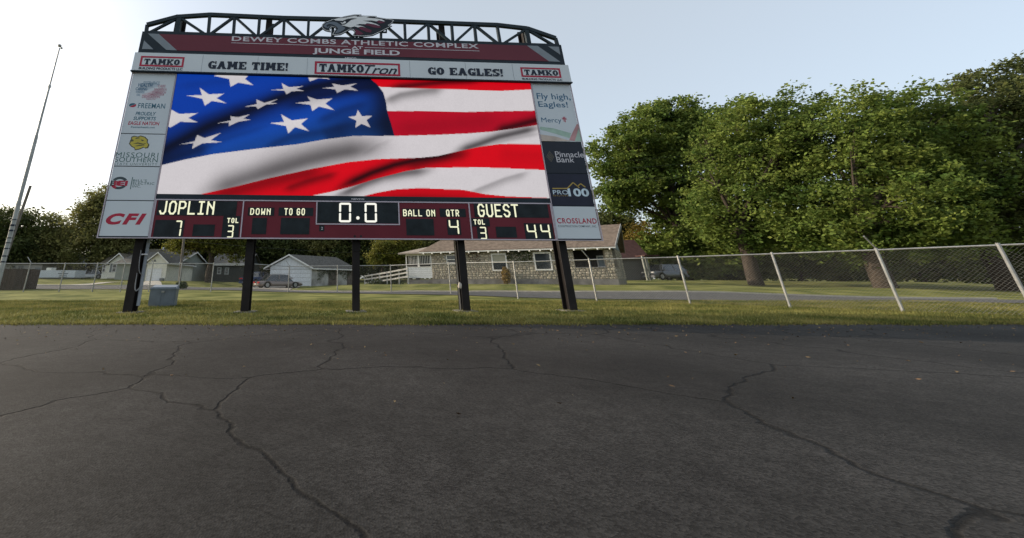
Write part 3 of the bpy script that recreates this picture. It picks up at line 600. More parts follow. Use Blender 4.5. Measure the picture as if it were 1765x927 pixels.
def flag(u, z):
    X = u*math.cos(YAW); Y = 12+u*math.sin(YAW); Z = z-EYE; c, s = math.cos(PITCH), math.sin(PITCH)
    yc = Y*c+Z*s; px = CX+F*X/yc; py = CY-F*(-Y*s+Z*c)/yc
    b1 = curve([(560, 133), (637, 140), (655.8, 149.8), (699, 151.8), (774, 153.5), (860, 156.7), (915, 154.2), (940, 154)])(px)
    b2 = curve([(600, 191), (667, 191.4), (724, 191.4), (793, 193.2), (848, 191.9), (921, 190.7), (950, 190)])(px)
    b3 = curve([(250, 291), (277, 285), (318, 275), (367, 265.6), (440, 256.4), (512, 248.6), (561, 240), (610, 234.1), (680, 234.1), (749, 232.4), (806, 229.9), (848, 226.7), (885, 221.7), (925, 215.5), (945, 212)])(px)
    b4 = curve([(250, 360), (343, 335.5), (416, 319), (464, 306.9), (537, 291), (600, 279.4), (650, 274.3), (724, 271.8), (754, 268.8), (798, 258.9), (828, 252.7), (860, 248.3), (893, 247.8), (932, 249), (950, 250)])(px)
    b5 = curve([(450, 356), (532, 338.4), (573, 330), (605, 321.8), (650, 307.3), (699, 294.9), (734, 289.2), (823, 288.2), (873, 289.9), (939, 292.9), (950, 293)])(px)
    b6 = curve([(570, 352), (615, 341), (650, 332), (682, 326.4), (724, 323.9), (754, 325.4), (798, 327.1), (836, 334.6), (873, 338.3), (947, 341.3), (960, 342)])(px)
    red = np.array(srgb(218, 2, 20)); red2 = np.array(srgb(186, 6, 34)); wh = np.array(srgb(216, 211, 214)); bl = np.array(srgb(4, 58, 162)); bl2 = np.array(srgb(18, 68, 138))
    C = np.zeros(px.shape+(3,)); C[:] = red
    def put(mask, c): C[mask] = c
    wcol = wh*(1-.0)
    put((py > b1) & (py <= b2), wcol); put((py > b2) & (py <= b3), red2); put((py > b3) & (py <= b4), wcol); put((py > b4) & (py <= b5), red); put((py > b5) & (py <= b6), wcol); put(py > b6, red*.85)
    white = ((py > b1) & (py <= b2)) | ((py > b3) & (py <= b4)) | ((py > b5) & (py <= b6))
    sh = np.ones(px.shape)
    for a in [([(655, 186), (668, 172), (690, 163), (725, 157), (775, 151)], 5, .6, 10), ([(770, 266), (800, 257), (827, 248), (860, 236), (899, 227), (945, 216)], 9, .86, 7), ([(840, 250), (880, 240), (940, 228)], 3, .25, 4),
              ([(320, 345), (370, 327), (410, 313), (450, 300), (490, 288), (530, 276), (570, 266), (620, 258), (680, 250)], 22, .74, 16), ([(430, 330), (500, 285), (600, 258), (700, 250)], 40, .24, 30), ([(620, 270), (650, 250), (680, 238)], 2, .12, 6),
              ([(560, 345), (600, 330), (630, 315), (660, 304), (700, 297), (760, 291)], 6, .78, 10), ([(800, 336), (835, 322), (870, 308), (920, 294)], 3, .42, 9)]:
        sh = np.where(white, sh*fold(px, py, *a), sh)
    shr = np.ones(px.shape)
    for a in [([(650, 154), (690, 149), (730, 145), (770, 141), (850, 138)], 7, .85, 6), ([(560, 336), (600, 316), (640, 298), (680, 284), (720, 275), (760, 268), (820, 256)], 9, .96, 9), ([(690, 292), (740, 278), (820, 262)], 8, .55, 10), ([(340, 345), (400, 330), (460, 314), (520, 300), (580, 290)], 18, .6, 14), ([(480, 330), (530, 312), (590, 296)], 5, .6, 9),
              ([(840, 228), (880, 219), (925, 207), (975, 192)], 9, .9, 8), ([(660, 224), (760, 216), (880, 205)], 16, .22, 16), ([(640, 345), (720, 342), (830, 346)], 8, .5, 8), ([(850, 262), (900, 268), (960, 270)], 10, .15, 20)]:
        shr *= fold(px, py, *a)
    sh = np.where(white, sh, shr)
    # canton
    edge = curve([(120, 622), (134.9, 637.2), (144.8, 649.6), (159.7, 660.8), (174.6, 665), (191.9, 667.5), (214.3, 674.4), (234.1, 680), (260, 688)])(py)
    can = (px < edge) & (py < b3)
    t = np.clip((py-180-(470-px)*.25)/90, 0, 1)[..., None]
    Cc = bl*(1-t)+bl2*t
    shc = np.ones(px.shape)
    for a in [([(230, 290), (262, 272), (294, 252), (358, 218), (418, 194), (478, 170), (538, 150), (619, 135), (700, 120)], 15, .96, 21, .06), ([(240, 250), (300, 222), (380, 196), (450, 170)], 10, .35, 30), ([(240, 296), (290, 276), (330, 262), (370, 250)], 14, .7, 14), ([(655, 120), (661, 160), (666, 190), (672, 225), (678, 260)], 30, .85, 30, .1),
              ([(560, 250), (600, 222), (650, 214), (700, 212)], 24, .6, 24, .1), ([(440, 262), (500, 236), (560, 226), (620, 210)], 7, .45, 10), ([(480, 190), (540, 168), (620, 152), (680, 146)], 12, .75, 10), ([(330, 262), (400, 236), (470, 214)], 4, .18, 5), ([(540, 212), (590, 190), (640, 176)], 7, .4, 9), ([(290, 150), (380, 140), (460, 132)], 6, .15, 8)]:
        shc *= fold(px, py, *a)
    shc *= 1+.25*np.exp(-((py-(238-(px-420)*.32))/13)**2)*np.clip((px-330)/60, 0, 1)*np.clip((600-px)/80, 0, 1)
    star = np.zeros(px.shape, bool)
    A = lambda pts: [(270+x/4.12, 120+y/4.12) for x, y in pts]; B = lambda pts: [(600+x/4.031, 120+y/4.031) for x, y in pts]
    for poly in [A([(405, 44), (515, 66), (525, 122), (580, 92), (688, 111), (628, 66), (672, 20), (520, 20)]), A([(306, 128), (322, 181), (213, 183), (325, 207), (343, 257), (390, 222), (499, 239), (425, 203), (479, 170), (370, 175)]),
                 A([(98, 280), (160, 314), (292, 308), (225, 343), (294, 375), (168, 370), (100, 410), (60, 400), (60, 300)]), A([(888, 96), (900, 138), (806, 143), (908, 150), (922, 176), (960, 153), (1047, 151), (990, 135), (1047, 116), (940, 124)]),
                 A([(708, 211), (712, 244), (626, 262), (706, 262), (718, 280), (778, 248), (864, 240), (810, 234), (864, 208), (765, 235)]), A([(525, 330), (528, 360), (424, 381), (512, 374), (515, 400), (580, 370), (670, 355), (615, 348), (664, 316), (575, 338)]),
                 A([(288, 463), (270, 508), (163, 531), (260, 522), (253, 562), (325, 523), (462, 515), (385, 500), (458, 448), (340, 485)]), A([(883, 316), (905, 371), (800, 379), (918, 400), (935, 454), (982, 408), (1084, 438), (1025, 385), (1074, 346), (960, 360)]),
                 A([(1070, 190), (1092, 224), (983, 236), (1093, 250), (1105, 295), (1152, 262), (1262, 288), (1198, 240), (1249, 204), (1140, 212)]), A([(1245, 98), (1262, 122), (1178, 130), (1268, 140), (1282, 166), (1335, 140), (1436, 150), (1375, 120), (1425, 96), (1320, 112)]),
                 A([(1070, 40), (1088, 84), (1150, 60), (1230, 68), (1180, 40)]), B([(68, 280), (53, 322), (0, 328), (58, 354), (50, 404), (92, 376), (156, 402), (128, 350), (168, 321), (95, 322)]), ]:
        star |= inpoly(px, py, poly)
    stc = wh*np.ones(px.shape+(1,))*(1-.30*(1-shc))[..., None]
    Cc = np.where(star[..., None], stc, Cc*shc[..., None]+np.array([.002, .003, .012]))
    C = C*sh[..., None]+np.array([.004, .0, .002])
    return np.where(can[..., None], Cc, C)
us = SL+.012+(np.arange(NX*SSX)+.5)/(NX*SSX)*(SR-SL-.024); zs = SB+(np.arange(NZ*SSX)+.5)/(NZ*SSX)*(ST-SB)
U, Zz = np.meshgrid(us, zs); colr = flag(U, Zz).reshape(NZ, SSX, NX, SSX, 3).mean((1, 3))
jit = 1+.018*rng.standard_normal((NZ, NX, 1)); mod = 1-.025*rng.random((NZ//12+1, NX//12+1, 1)).repeat(12, 0).repeat(12, 1)[:NZ, :NX]
colr = np.clip(colr*jit*mod, 0, 1)
gxs = np.linspace(SL+.012, SR-.012, NX+1); gzs = np.linspace(SB, ST, NZ+1); GX, GZ = np.meshgrid(gxs, gzs)
vv = np.stack([GX, np.full_like(GX, -.004), GZ], -1).reshape(-1, 3); ii = np.arange((NX+1)*(NZ+1)).reshape(NZ+1, NX+1)
ff = np.stack([ii[:-1, :-1], ii[:-1, 1:], ii[1:, 1:], ii[1:, :-1]], -1).reshape(-1, 4)
me = np_mesh('video_screen', vv, ff); ca = me.color_attributes.new('led', 'FLOAT_COLOR', 'CORNER')
rgba = np.ones((NX*NZ, 4, 4), np.float32); rgba[:, :, :3] = colr.reshape(-1, 1, 3); ca.data.foreach_set('color', rgba.ravel())
ms = bpy.data.materials.new('video_wall'); ms.use_nodes = True; p_ = ms.node_tree.nodes['Principled BSDF']; at_ = ms.node_tree.nodes.new('ShaderNodeAttribute'); at_.attribute_name = 'led'
p_.inputs['Base Color'].default_value = (.008, .008, .008, 1); p_.inputs['Roughness'].default_value = .8; p_.inputs['Specular IOR Level'].default_value = .06; ms.node_tree.links.new(at_.outputs['Color'], p_.inputs['Emission Color']); p_.inputs['Emission Strength'].default_value = .82
scr = link('video_screen', me, ms, board, off=False); scr['label'] = 'lit video screen showing a waving flag of stars and stripes'
try: ms.cycles.emission_sampling = 'NONE'
except Exception: pass

# ---- truss on top
def T3(px, py, y=.15): a, z = BF.hit(px, py); return Vector((a, y, z))
def member(name, a, b, w_=.115, d_=.12, y=.15): MB().beam(T3(*a, y=y), T3(*b, y=y), w_, d_).build(name, M_truss, board, off=False)
chord = [(250.6, 38.5), (303, 24.8), (361, 21), (489, 26.8), (616, 29.8), (739, 34.6), (859.4, 39), (911.5, 45), (961, 62)]
for a, b in zip(chord[:-1], chord[1:]): member('top_chord', a, b, .14, .12)
def jit_x(p): return p
member('bottom_chord', (247, 54.2), (967, 77.8), .15, .121)
def bot(px): return 54.2+(px-247)*(77.8-54.2)/720
tops = [(250.6, 39), (307, 25), (359.7, 22), (403, 24), (446.4, 25.5), (489.3, 27.5), (531.8, 28.5), (574, 29.5), (616, 31), (657.5, 33), (698.4, 34), (739.5, 36), (780.3, 37), (820, 38.5), (859.5, 40), (910, 46), (961, 62)]
bots = [248.3, 302, 356.5, 400.3, 443.5, 487.4, 530, 572.6, 615, 657.5, 700, 741.2, 783, 823.7, 865.3, 915.5, 966]
for i, (t, b) in enumerate(zip(tops, bots)):
    member('truss_upright', t, (b, bot(b)), .16 if i in (1, 15) else .095, .10)
for i in range(1, 15):
    if i % 2 == 1: member('diagonal_brace', tops[i], (bots[i+1], bot(bots[i+1])), .085, .08, y=.155)
    else: member('diagonal_brace', (bots[i], bot(bots[i])), tops[i+1], .085, .08, y=.145)
member('diagonal_brace', (250, bot(250)), (303, 27), .085, .08); member('diagonal_brace', (912, 47), (964, bot(964)), .085, .08)
member('emblem_bracket', (657, 67), (657, 50), .06, .05, y=.02); member('emblem_bracket', (657, 55), (666, 55), .05, .05, y=.02); member('emblem_bracket', (666, 56), (666, 46), .05, .05, y=.02); member('emblem_bracket', (574, 48), (574, 64), .1, .05, y=.02)
# ---- eagle head sign
EY = -.06
BE = Frame(BF.P(0, 0, EY), (math.cos(YAW), math.sin(YAW)))
def ep(pts): return [BE.hit(540+x/11.03, 10+y/11.03) for x, y in pts]
outer = [(158, 395), (170, 350), (225, 298), (330, 268), (345, 250), (430, 240), (600, 192), (780, 160), (915, 160), (900, 180), (1205, 190), (1200, 208), (1390, 238), (1450, 240), (1545, 272), (1505, 322), (1445, 362), (1500, 378), (1440, 412), (1300, 484), (1130, 562), (945, 582), (850, 572), (755, 576), (738, 570), (770, 520), (782, 490), (755, 455), (700, 450), (620, 492), (520, 545), (370, 558), (355, 545), (400, 470), (432, 430), (410, 408), (345, 408), (318, 440), (335, 492), (230, 470), (180, 435)]
def insetpoly(poly, d):
    n = len(poly); a = sum(poly[i][0]*poly[(i+1) % n][1]-poly[(i+1) % n][0]*poly[i][1] for i in range(n)); sg = 1 if a > 0 else -1; out = []
    for i in range(n):
        p0, p1, p2 = Vector(poly[i-1]), Vector(poly[i]), Vector(poly[(i+1) % n]); e1 = (p1-p0).normalized(); e2 = (p2-p1).normalized()
        n1 = Vector((-e1.y, e1.x))*sg; n2 = Vector((-e2.y, e2.x))*sg; b = n1+n2; L = max(b.length, .5); b = b/L; k = d/max(.45, b.dot(n1)); out.append((p1.x+b.x*k, p1.y+b.y*k))
    return out
M_edk = mat('emblem_dark', (.012, .018, .026), rough=.5, var=.05); M_ewh = mat('emblem_white', (.76, .77, .78), rough=.5, var=.03)
M_egr = mat('emblem_grey', (.14, .17, .21), rough=.5, var=.05); M_emr = mat('emblem_maroon', (.13, .022, .05), rough=.5, var=.05)
sign = MB().prism(ep(outer), EY+.005, EY+.05).build('eagle_head_sign', M_edk, board, off=False); sign['label'] = 'cut-out eagle head emblem facing left'
def elayer(pts, m, k, name='emblem_shape'): return MB().prism(ep(pts), EY+.005-.004*k, EY+.006-.004*(k-1)).build(name, m, sign, off=False)
elayer(insetpoly(outer, 6), M_ewh, 1, 'emblem_outline'); elayer(insetpoly(outer, 15), M_edk, 2, 'emblem_field')
elayer([(190, 385), (230, 335), (300, 308), (380, 300), (450, 316), (500, 350), (560, 390), (610, 422), (570, 465), (490, 508), (410, 528), (440, 480), (470, 440), (430, 395), (350, 383), (305, 395), (285, 430), (220, 410)], M_egr, 3)
elayer([(250, 372), (300, 345), (350, 350), (430, 385), (470, 430), (440, 470), (425, 400), (350, 372), (290, 385), (265, 405)], M_edk, 4)
elayer([(395, 262), (430, 250), (620, 222), (790, 190), (830, 196), (820, 208), (1010, 200), (1060, 212), (1000, 226), (1180, 240), (1300, 258), (1360, 290), (1345, 300), (1250, 275), (1200, 296), (1100, 278), (940, 285), (1100, 312), (1200, 345), (1270, 384), (1150, 350), (1020, 330), (990, 350), (880, 345), (800, 368), (900, 378), (1003, 412), (900, 395), (850, 412), (780, 390), (710, 412), (620, 390), (520, 362), (600, 358), (660, 318), (720, 268), (838, 245), (740, 235), (640, 250), (560, 285), (430, 280)], M_ewh, 3)
elayer([(512, 318), (560, 322), (600, 288), (624, 312), (600, 336), (550, 342)], M_ewh, 3)
for pts in ([(1205, 305), (1240, 280), (1340, 305), (1375, 300), (1340, 325), (1270, 335)], [(1010, 345), (1090, 342), (1200, 362), (1290, 398), (1260, 420), (1160, 415), (1060, 380), (960, 360)], [(850, 410), (920, 405), (1010, 425), (1110, 465), (1095, 510), (1010, 500), (900, 450)], [(790, 440), (860, 470), (960, 530), (880, 555), (800, 545), (805, 490)]): elayer(pts, M_emr, 3)

# ------------------------------------------------------------------ chain-link fence
M_galv = mat('galvanized', (.34, .34, .33), rough=.4, var=.15, metal=.6, scale=6)
FP = [(-330, 457), (-230, 457), (-140, 457), (-50, 457), (52, 457.3), (112, 457.8), (168, 458.6), (215, 459.3), (263, 459.4), (313, 459.4), (368, 459.4), (434, 458.6), (499, 458), (582, 457.4), (673, 456.6), (773, 453), (885, 450.6), (1015, 446.4), (1168, 441.8), (1330, 436), (1510, 429), (1720, 420.5), (1960, 411)]
fence = empty('chain_link_fence', (0, 28, 0), 'long grey chain-link fence with bent barbed arms in front of the street', 'fence')
fpts = []
for px, y in FP:
    D = .95*698/(483.5-y)
    if px <= 434: D = 27.2
    for _ in range(3): p = at(px, y, D); zz = tz(p.x, p.y); D *= (zz+1.83-EYE)/(p.z-EYE) if px > 434 else 1
    p = at(px, y, D); fpts.append(Vector((p.x, p.y, tz(p.x, p.y))))
arms = {4, 7, 8, 12, 15, 17, 20}
for i, p in enumerate(fpts):
    mb = MB(); mb.tube(p-Vector((0, 0, .3)), p+Vector((0, 0, 1.86)), .038, n=10)
    po = mb.build('fence_post', M_galv, fence)
    if i in arms: MB().tube(p+Vector((0, 0, 1.86)), p+Vector((-.28, -.05, 2.22)), .022, n=6).build('barbed_arm', M_galv, po)
for a, b in zip(fpts[:-1], fpts[1:]):
    MB().tube(a+Vector((0, 0, 1.80)), b+Vector((0, 0, 1.80)), .024, n=8).build('top_rail', M_galv, fence)
def weave():
    P0 = np.array([tuple(p) for p in fpts]); d = np.r_[0, np.cumsum(np.linalg.norm(np.diff(P0[:, :2], axis=0), axis=1))]; L = d[-1]
    step = .085; H = 1.76; vs = []; fs = []; r = .0024
    st = np.arange(-H, L, step)
    def pos(s): return np.stack([np.interp(s, d, P0[:, 0]), np.interp(s, d, P0[:, 1]), np.interp(s, d, P0[:, 2])], -1)
    ends = []
    for sg in (1, -1):
        nseg = 2; t = np.linspace(0, 1, nseg+1)
        for s0 in st:
            s = s0+t*H if sg == 1 else s0+(1-t)*H
            if s.min() < 0 or s.max() > L: continue
            q = pos(s); q[:, 2] += .04+t*H; q[:, 1] += .004*sg; ends.append(q)
    E_ = np.array(ends); n = len(E_); k = E_.shape[1]; tri = np.array([(0, r*1.1, 0), (r, -r, 0), (-r, -r, 0)])*1.0
    v = (E_[:, :, None, :]+tri[None, None]).reshape(-1, 3)
    base = (np.arange(n)*k*3)[:, None, None, None]; seg = (np.arange(k-1)*3)[None, :, None, None]; j = np.arange(3)[None, None, :, None]
    q = np.concatenate([j, (j+1) % 3, 3+(j+1) % 3, 3+j], -1); f = (base+seg+q).reshape(-1, 4)
    o = link('wire_mesh', np_mesh('wire_mesh', v, f), mat('mesh_wire', (.20, .20, .19), rough=.6, var=.1), fence); o['kind'] = 'stuff'
weave()

# ------------------------------------------------------------------ houses
M_shing = mat('shingle_grey', (.105, .10, .09), rough=.95, scale=4, var=.25, bump=.5, bscale=25, detail=8)
M_shbr = mat('shingle_brown', (.165, .128, .10), rough=.95, scale=3.5, var=.22, bump=.5, bscale=25, detail=9)
M_shtan = mat('shingle_olive', (.13, .115, .085), rough=.95, scale=3, var=.2, bump=.5, bscale=25)
M_white = mat('trim_white', (.70, .69, .66), rough=.5, var=.08)
M_glass = mat('window_glass', (.03, .036, .042), rough=.08, var=.4, scale=.8, spec=.9)
M_shut = mat('shutter_grey', (.17, .18, .18), rough=.6, var=.1)
def gable(root, A_, B_, C_, D_, z0, h, rh, mw, mr, oh=.35, ohf=.35, gable_mat=None, thick=.12, trim=True, zlow=-.4):
    """A front-left, B front-right, C back-right, D back-left (xy); the ridge runs from mid(AB) to mid(DC)"""
    A_, B_, C_, D_ = [Vector((p[0], p[1], 0)) for p in (A_, B_, C_, D_)]; Z = lambda p, z: Vector((p.x, p.y, z))
    rf, rb = (A_+B_)/2, (D_+C_)/2; zt = z0+h; zr = zt+rh
    mb = MB(); vs = [Z(A_, z0+zlow), Z(B_, z0+zlow), Z(C_, z0+zlow), Z(D_, z0+zlow), Z(A_, zt), Z(B_, zt), Z(C_, zt), Z(D_, zt)]
    mb.add(vs, [(0, 1, 5, 4), (1, 2, 6, 5), (2, 3, 7, 6), (3, 0, 4, 7)]); wall = mb.build('wall', mw, root)
    for q0, q1, q2 in ((A_, B_, rf), (C_, D_, rb)): g = MB(); g.add([Z(q0, zt), Z(q1, zt), Z(q2, zr-.02)], [(0, 1, 2)]); g.build('gable_wall', gable_mat or mw, root)
    dn = (rf-rb).normalized(); F_ = dn*ohf; roofs = []
    for e0, e1, nm in ((A_, D_, 'l'), (B_, C_, 'r')):
        o_ = (e0-rf); o_n = o_.normalized(); sl = rh/o_.length
        a = Z(e0+o_n*oh+F_, zt-sl*oh); b = Z(rf+F_, zr); c_ = Z(rb-F_, zr); d = Z(e1+o_n*oh-F_, zt-sl*oh); t = Vector((0, 0, thick))
        r = MB().hexa([a, b, c_, d, a+t, b+t, c_+t, d+t]); roofs.append(r.build('roof', mr, root))
        if trim:
            f1 = dn*.05; MB().hexa([a+f1*.1-t*.3, b+f1*.1-t*.3, b+f1-t*.3, a+f1-t*.3, a+f1*.1+t*1.15, b+f1*.1+t*1.15, b+f1+t*1.15, a+f1+t*1.15]).build('rake_board', M_white, root)
            MB().hexa([a-t*.4+o_n*.004, d-t*.4+o_n*.004, d-t*.4+o_n*.05, a-t*.4+o_n*.05, a+t*.9+o_n*.004, d+t*.9+o_n*.004, d+t*.9+o_n*.05, a+t*.9+o_n*.05]).build('fascia', M_white, root)
    return wall
def window(fr, root, l, t, r, b, cols=1, rows=2, fw=.07, glass=None, frame_m=None, blind=False):
    (a0, z1), (a1, _), (_, z0) = fr.hit(l, t), fr.hit(r, (t+b)/2), fr.hit((l+r)/2, b)
    a0 = fr.hit(l, (t+b)/2)[0]; z1 = fr.hit((l+r)/2, t)[1]
    fm = frame_m or M_white; mb = MB()
    fr.box(mb, a0, a1, z1-fw, z1, -.06, .01); fr.box(mb, a0, a1, z0, z0+fw, -.08, .01); fr.box(mb, a0, a0+fw, z0+fw, z1-fw, -.06, .01); fr.box(mb, a1-fw, a1, z0+fw, z1-fw, -.06, .01)
    w_ = mb.build('window', fm, root)
    for i in range(cols):
        for j in range(rows):
            x0 = a0+fw+(a1-a0-2*fw)*i/cols; x1 = a0+fw+(a1-a0-2*fw)*(i+1)/cols; y0 = z0+fw+(z1-z0-2*fw)*j/rows; y1 = z0+fw+(z1-z0-2*fw)*(j+1)/rows; e = .02
            fr.box(MB(), 0, 0, 0, 0, 0, 0); m_ = MB(); fr.box(m_, x0+e, x1-e, y0+e, y1-e, -.022, .0); m_.build('pane', glass if (glass and j == rows-1) else M_glass, w_)
    for j in range(1, rows): m_ = MB(); zc = z0+fw+(z1-z0-2*fw)*j/rows; fr.box(m_, a0+fw, a1-fw, zc-.03, zc+.03, -.045, -.023); m_.build('sash_rail', fm, w_)
    for i in range(1, cols): m_ = MB(); xc = a0+fw+(a1-a0-2*fw)*i/cols; fr.box(m_, xc-.04, xc+.04, z0+fw, z1-fw, -.05, -.0235); m_.build('sash_rail', fm, w_)
    return w_, (a0, a1, z0, z1)
def facade_of(A_, B_): return Frame((A_[0], A_[1], 0), (B_[0]-A_[0], B_[1]-A_[1]))

# small cream house on the left
M_cream = siding('siding_cream', (.74, .72, .62)); M_sage = siding('siding_sage', (.26, .28, .25))
D0 = 60.0; A_ = (gx(169.5, D0), D0); B_ = (gx(215.5, D0), D0)
zb = at(190, 480, D0).z; hA = at(190, 452, D0).z-zb
h1 = empty('cream_house', (A_[0], D0, zb), 'small cream sided house with a front gable and shuttered double window', 'house')
gA = (gx(183.5, D0), D0-.0)
gable(h1, (gx(184.5, D0), D0), B_, (B_[0], D0+9), (gx(184.5, D0), D0+9), zb, hA, at(200, 436.5, D0).z-at(200, 451, D0).z, M_cream, M_shtan, gable_mat=M_cream)
gable(h1, (A_[0], D0+.6), (A_[0], D0+9), (gx(300, D0), D0+9), (gx(300, D0), D0+.6), zb, hA-.02, at(230, 430, D0+5).z-at(230, 452, D0+.6).z, M_cream, M_shtan, trim=False)
f1 = facade_of((gx(184.5, D0), D0), B_)
window(f1, h1, 193.6, 454.5, 207.2, 469, cols=2)
for l, r in ((189.6, 193.2), (207.6, 211.2)):
    m_ = MB(); a0 = f1.hit(l, 462)[0]; a1 = f1.hit(r, 462)[0]; f1.box(m_, a0, a1, f1.hit(200, 469)[1], f1.hit(200, 454.5)[1], -.05, -.002); m_.build('shutter', M_shut, h1)
f1b = facade_of((A_[0], D0+.6), (A_[0]+1, D0+.6)); window(f1b, h1, 176.8, 455.5, 182.6, 469)
m_ = MB(); f1.box(m_, .02, 2.2, zb-.3, zb+.12, -.03, -.002); m_.build('foundation', M_conc, h1)
MB().tube(at(281, 430, 64), at(281, 426.6, 64), .18, n=10).tube(at(281, 427.6, 64), at(281, 426.2, 64), .3, .05, n=10).build('roof_vent', M_white, h1)
# garage wing: a house of its own beside it
D1 = 52.0; A2 = (gx(250.5, D1), D1); B2 = (gx(284.8, D1), D1); zb2 = at(270, 484.3, D1).z
h2 = empty('garage_gable_house', (A2[0], D1, zb2), 'cream fronted house with one white garage door and a long grey-green side wall', 'house')
gable(h2, A2, B2, (B2[0]-.2, D1+9), (A2[0], D1+9), zb2, at(284, 451, D1).z-zb2, at(267, 435.5, D1).z-at(267, 450.5, D1).z, M_cream, M_shing)
gable(h2, (B2[0]-.25, D1+3.5), (B2[0]-.25, D1+15), (A2[0]-6, D1+15), (A2[0]-6, D1+3.5), zb2, at(284, 451, D1).z-zb2-.02, 1.75, M_sage, M_shing)
f2 = facade_of(A2, B2)
(a0, z1), (a1, z0) = f2.hit(255, 463.5), f2.hit(275.5, 484.5)
fr_ = MB(); f2.box(fr_, a0-.1, a0, z0, z1+.1, -.05, .01); f2.box(fr_, a1, a1+.1, z0, z1+.1, -.05, .01); f2.box(fr_, a0, a1, z1, z1+.1, -.05, .01)
gd = fr_.build('garage_door', M_white, h2)
for k in range(4): m_ = MB(); f2.box(m_, a0+.01, a1-.01, z0+(z1-z0)*k/4+.012, z0+(z1-z0)*(k+1)/4-.012, -.03, .0); m_.build('door_panel', mat('door_white', (.72, .74, .76), rough=.45, var=.04), gd)
m_ = MB(); c_ = f2.hit(267, 449.5); m_.add([f2.P(c_[0]-.22, c_[1]-.1, -.01), f2.P(c_[0]+.22, c_[1]-.1, -.01), f2.P(c_[0], c_[1]+.22, -.01)], [(0, 1, 2)]); m_.build('gable_vent', M_shut, h2)
m_ = MB(); c_ = f2.hit(281, 482); f2.box(m_, c_[0]-.3, c_[0]+.2, zb2, zb2+.35, -.4, -.1); m_.build('step', M_shut, h2)
# dark house behind the yard tree
D2 = 62; zc = tz(gx(390, D2), D2); A3, B3 = (gx(362, D2), D2), (gx(425, D2), D2)
h3 = empty('dark_sided_house', (A3[0], D2, zc), 'dark sided house with two white framed windows behind the yard tree', 'house')
gable(h3, (A3[0], D2), (A3[0], D2+8), (B3[0], D2+8), (B3[0], D2), zc, 2.6, 1.7, siding('siding_dark', (.04, .045, .045)), M_shing)
f3 = facade_of(A3, B3); window(f3, h3, 374.5, 460.5, 381.5, 472.5, cols=1, rows=2, fw=.12, frame_m=mat('trim_grey', (.36, .38, .38), rough=.6)); window(f3, h3, 387.5, 461, 394.5, 473, cols=1, rows=2, fw=.12, frame_m=MATS['trim_grey'])

# white detached garage
DG = 50.0; zg = at(500, 493, DG).z; AG, BG = (gx(465.2, DG), DG), (gx(537, DG), DG-.3); CG = (gx(608, 55.5), 55.5); DGk = (CG[0]+AG[0]-BG[0], 55.8)
h4 = empty('white_garage', (AG[0], DG, zg), 'white detached garage with a stained side wall and grey shingle roof', 'garage')
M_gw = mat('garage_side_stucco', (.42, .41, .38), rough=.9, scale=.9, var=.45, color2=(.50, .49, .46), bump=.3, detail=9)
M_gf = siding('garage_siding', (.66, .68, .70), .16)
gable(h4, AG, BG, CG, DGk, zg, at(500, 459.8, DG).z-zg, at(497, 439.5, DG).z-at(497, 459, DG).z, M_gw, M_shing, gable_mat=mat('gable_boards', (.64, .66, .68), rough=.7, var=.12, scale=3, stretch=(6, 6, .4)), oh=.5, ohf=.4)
f4 = facade_of(AG, BG)
wl = f4.hit(537, 476)[0]
(a0, z1), (a1, z0) = f4.hit(467.8, 463.8), f4.hit(534.2, 493)
m_ = MB(); f4.box(m_, 0, a0, zg-.1, z1+.25, -.03, -.003); f4.box(m_, a1, wl, zg-.1, z1+.25, -.03, -.003); f4.box(m_, a0, a1, z1, z1+.25, -.03, -.003); gd = m_.build('garage_door', M_gf, h4)
gdd = mat('garage_door_white', (.72, .74, .76), rough=.45, var=.04)
for k in range(4):
    for j in range(4):
        m_ = MB(); f4.box(m_, a0+(a1-a0)*j/4+.008, a0+(a1-a0)*(j+1)/4-.008, z0+(z1-z0)*k/4+.015, z0+(z1-z0)*(k+1)/4-.015, -.022, -.004); m_.build('door_panel', gdd, gd)
m_ = MB(); f4.box(m_, a0, a1, z1-.03, z1+.01, -.05, -.031); m_.build('door_head', M_shut, gd)
fs4 = facade_of(BG, CG)
for l, r, m in ((566, 580, 'grey_brown_board'), (598, 607, 'grey_brown_board')):
    m_ = MB(); a0 = fs4.hit(l, 475)[0]; a1 = fs4.hit(r, 475)[0]; fs4.box(m_, a0, a1, zg, zg+2.0, -.03, -.003); m_.build('side_door', mat(m, (.12, .10, .085), rough=.8, var=.3), h4)

# fieldstone house
CR = at(1067, 489.5, 33.6); CLx = at(701, 489, 41.0)
SF = Frame((CLx.x, CLx.y, 0), (CR.x-CLx.x, CR.y-CLx.y)); LS = (Vector((CR.x, CR.y))-Vector((CLx.x, CLx.y))).length
zs0 = (CR.z+CLx.z)/2-.02; ze = zs0+2.95; ey = Vector((.62, .785))
h5 = empty('fieldstone_house', (CLx.x, CLx.y, zs0), 'long grey fieldstone house with a brown shingle roof and white windows', 'house')
M_mortar = mat('mortar', (.25, .225, .185), rough=.95, var=.2, scale=4); M_stone = mat('fieldstone', (.37, .33, .26), rough=.95, scale=8, var=.2, bump=.6, bscale=30, island=.24)
M_found = mat('foundation_plaster', (.19, .18, .17), rough=.95, var=.25, scale=1.5)
dep = 7.4
def wallseg(fr, a0, a1, z0, z1, name='wall', m=M_mortar, b0=0.0, b1=.22): m_ = MB(); fr.box(m_, a0, a1, z0, z1, b0, b1); return m_.build(name, m, h5)
a_en = SF.hit(744.5, 465)[0]; a_col0 = SF.hit(1046, 460)[0]; a_open0 = SF.hit(992, 460)[0]; z_rail = SF.hit(1020, 461.5)[1]; z_fd = SF.hit(900, 481)[1]
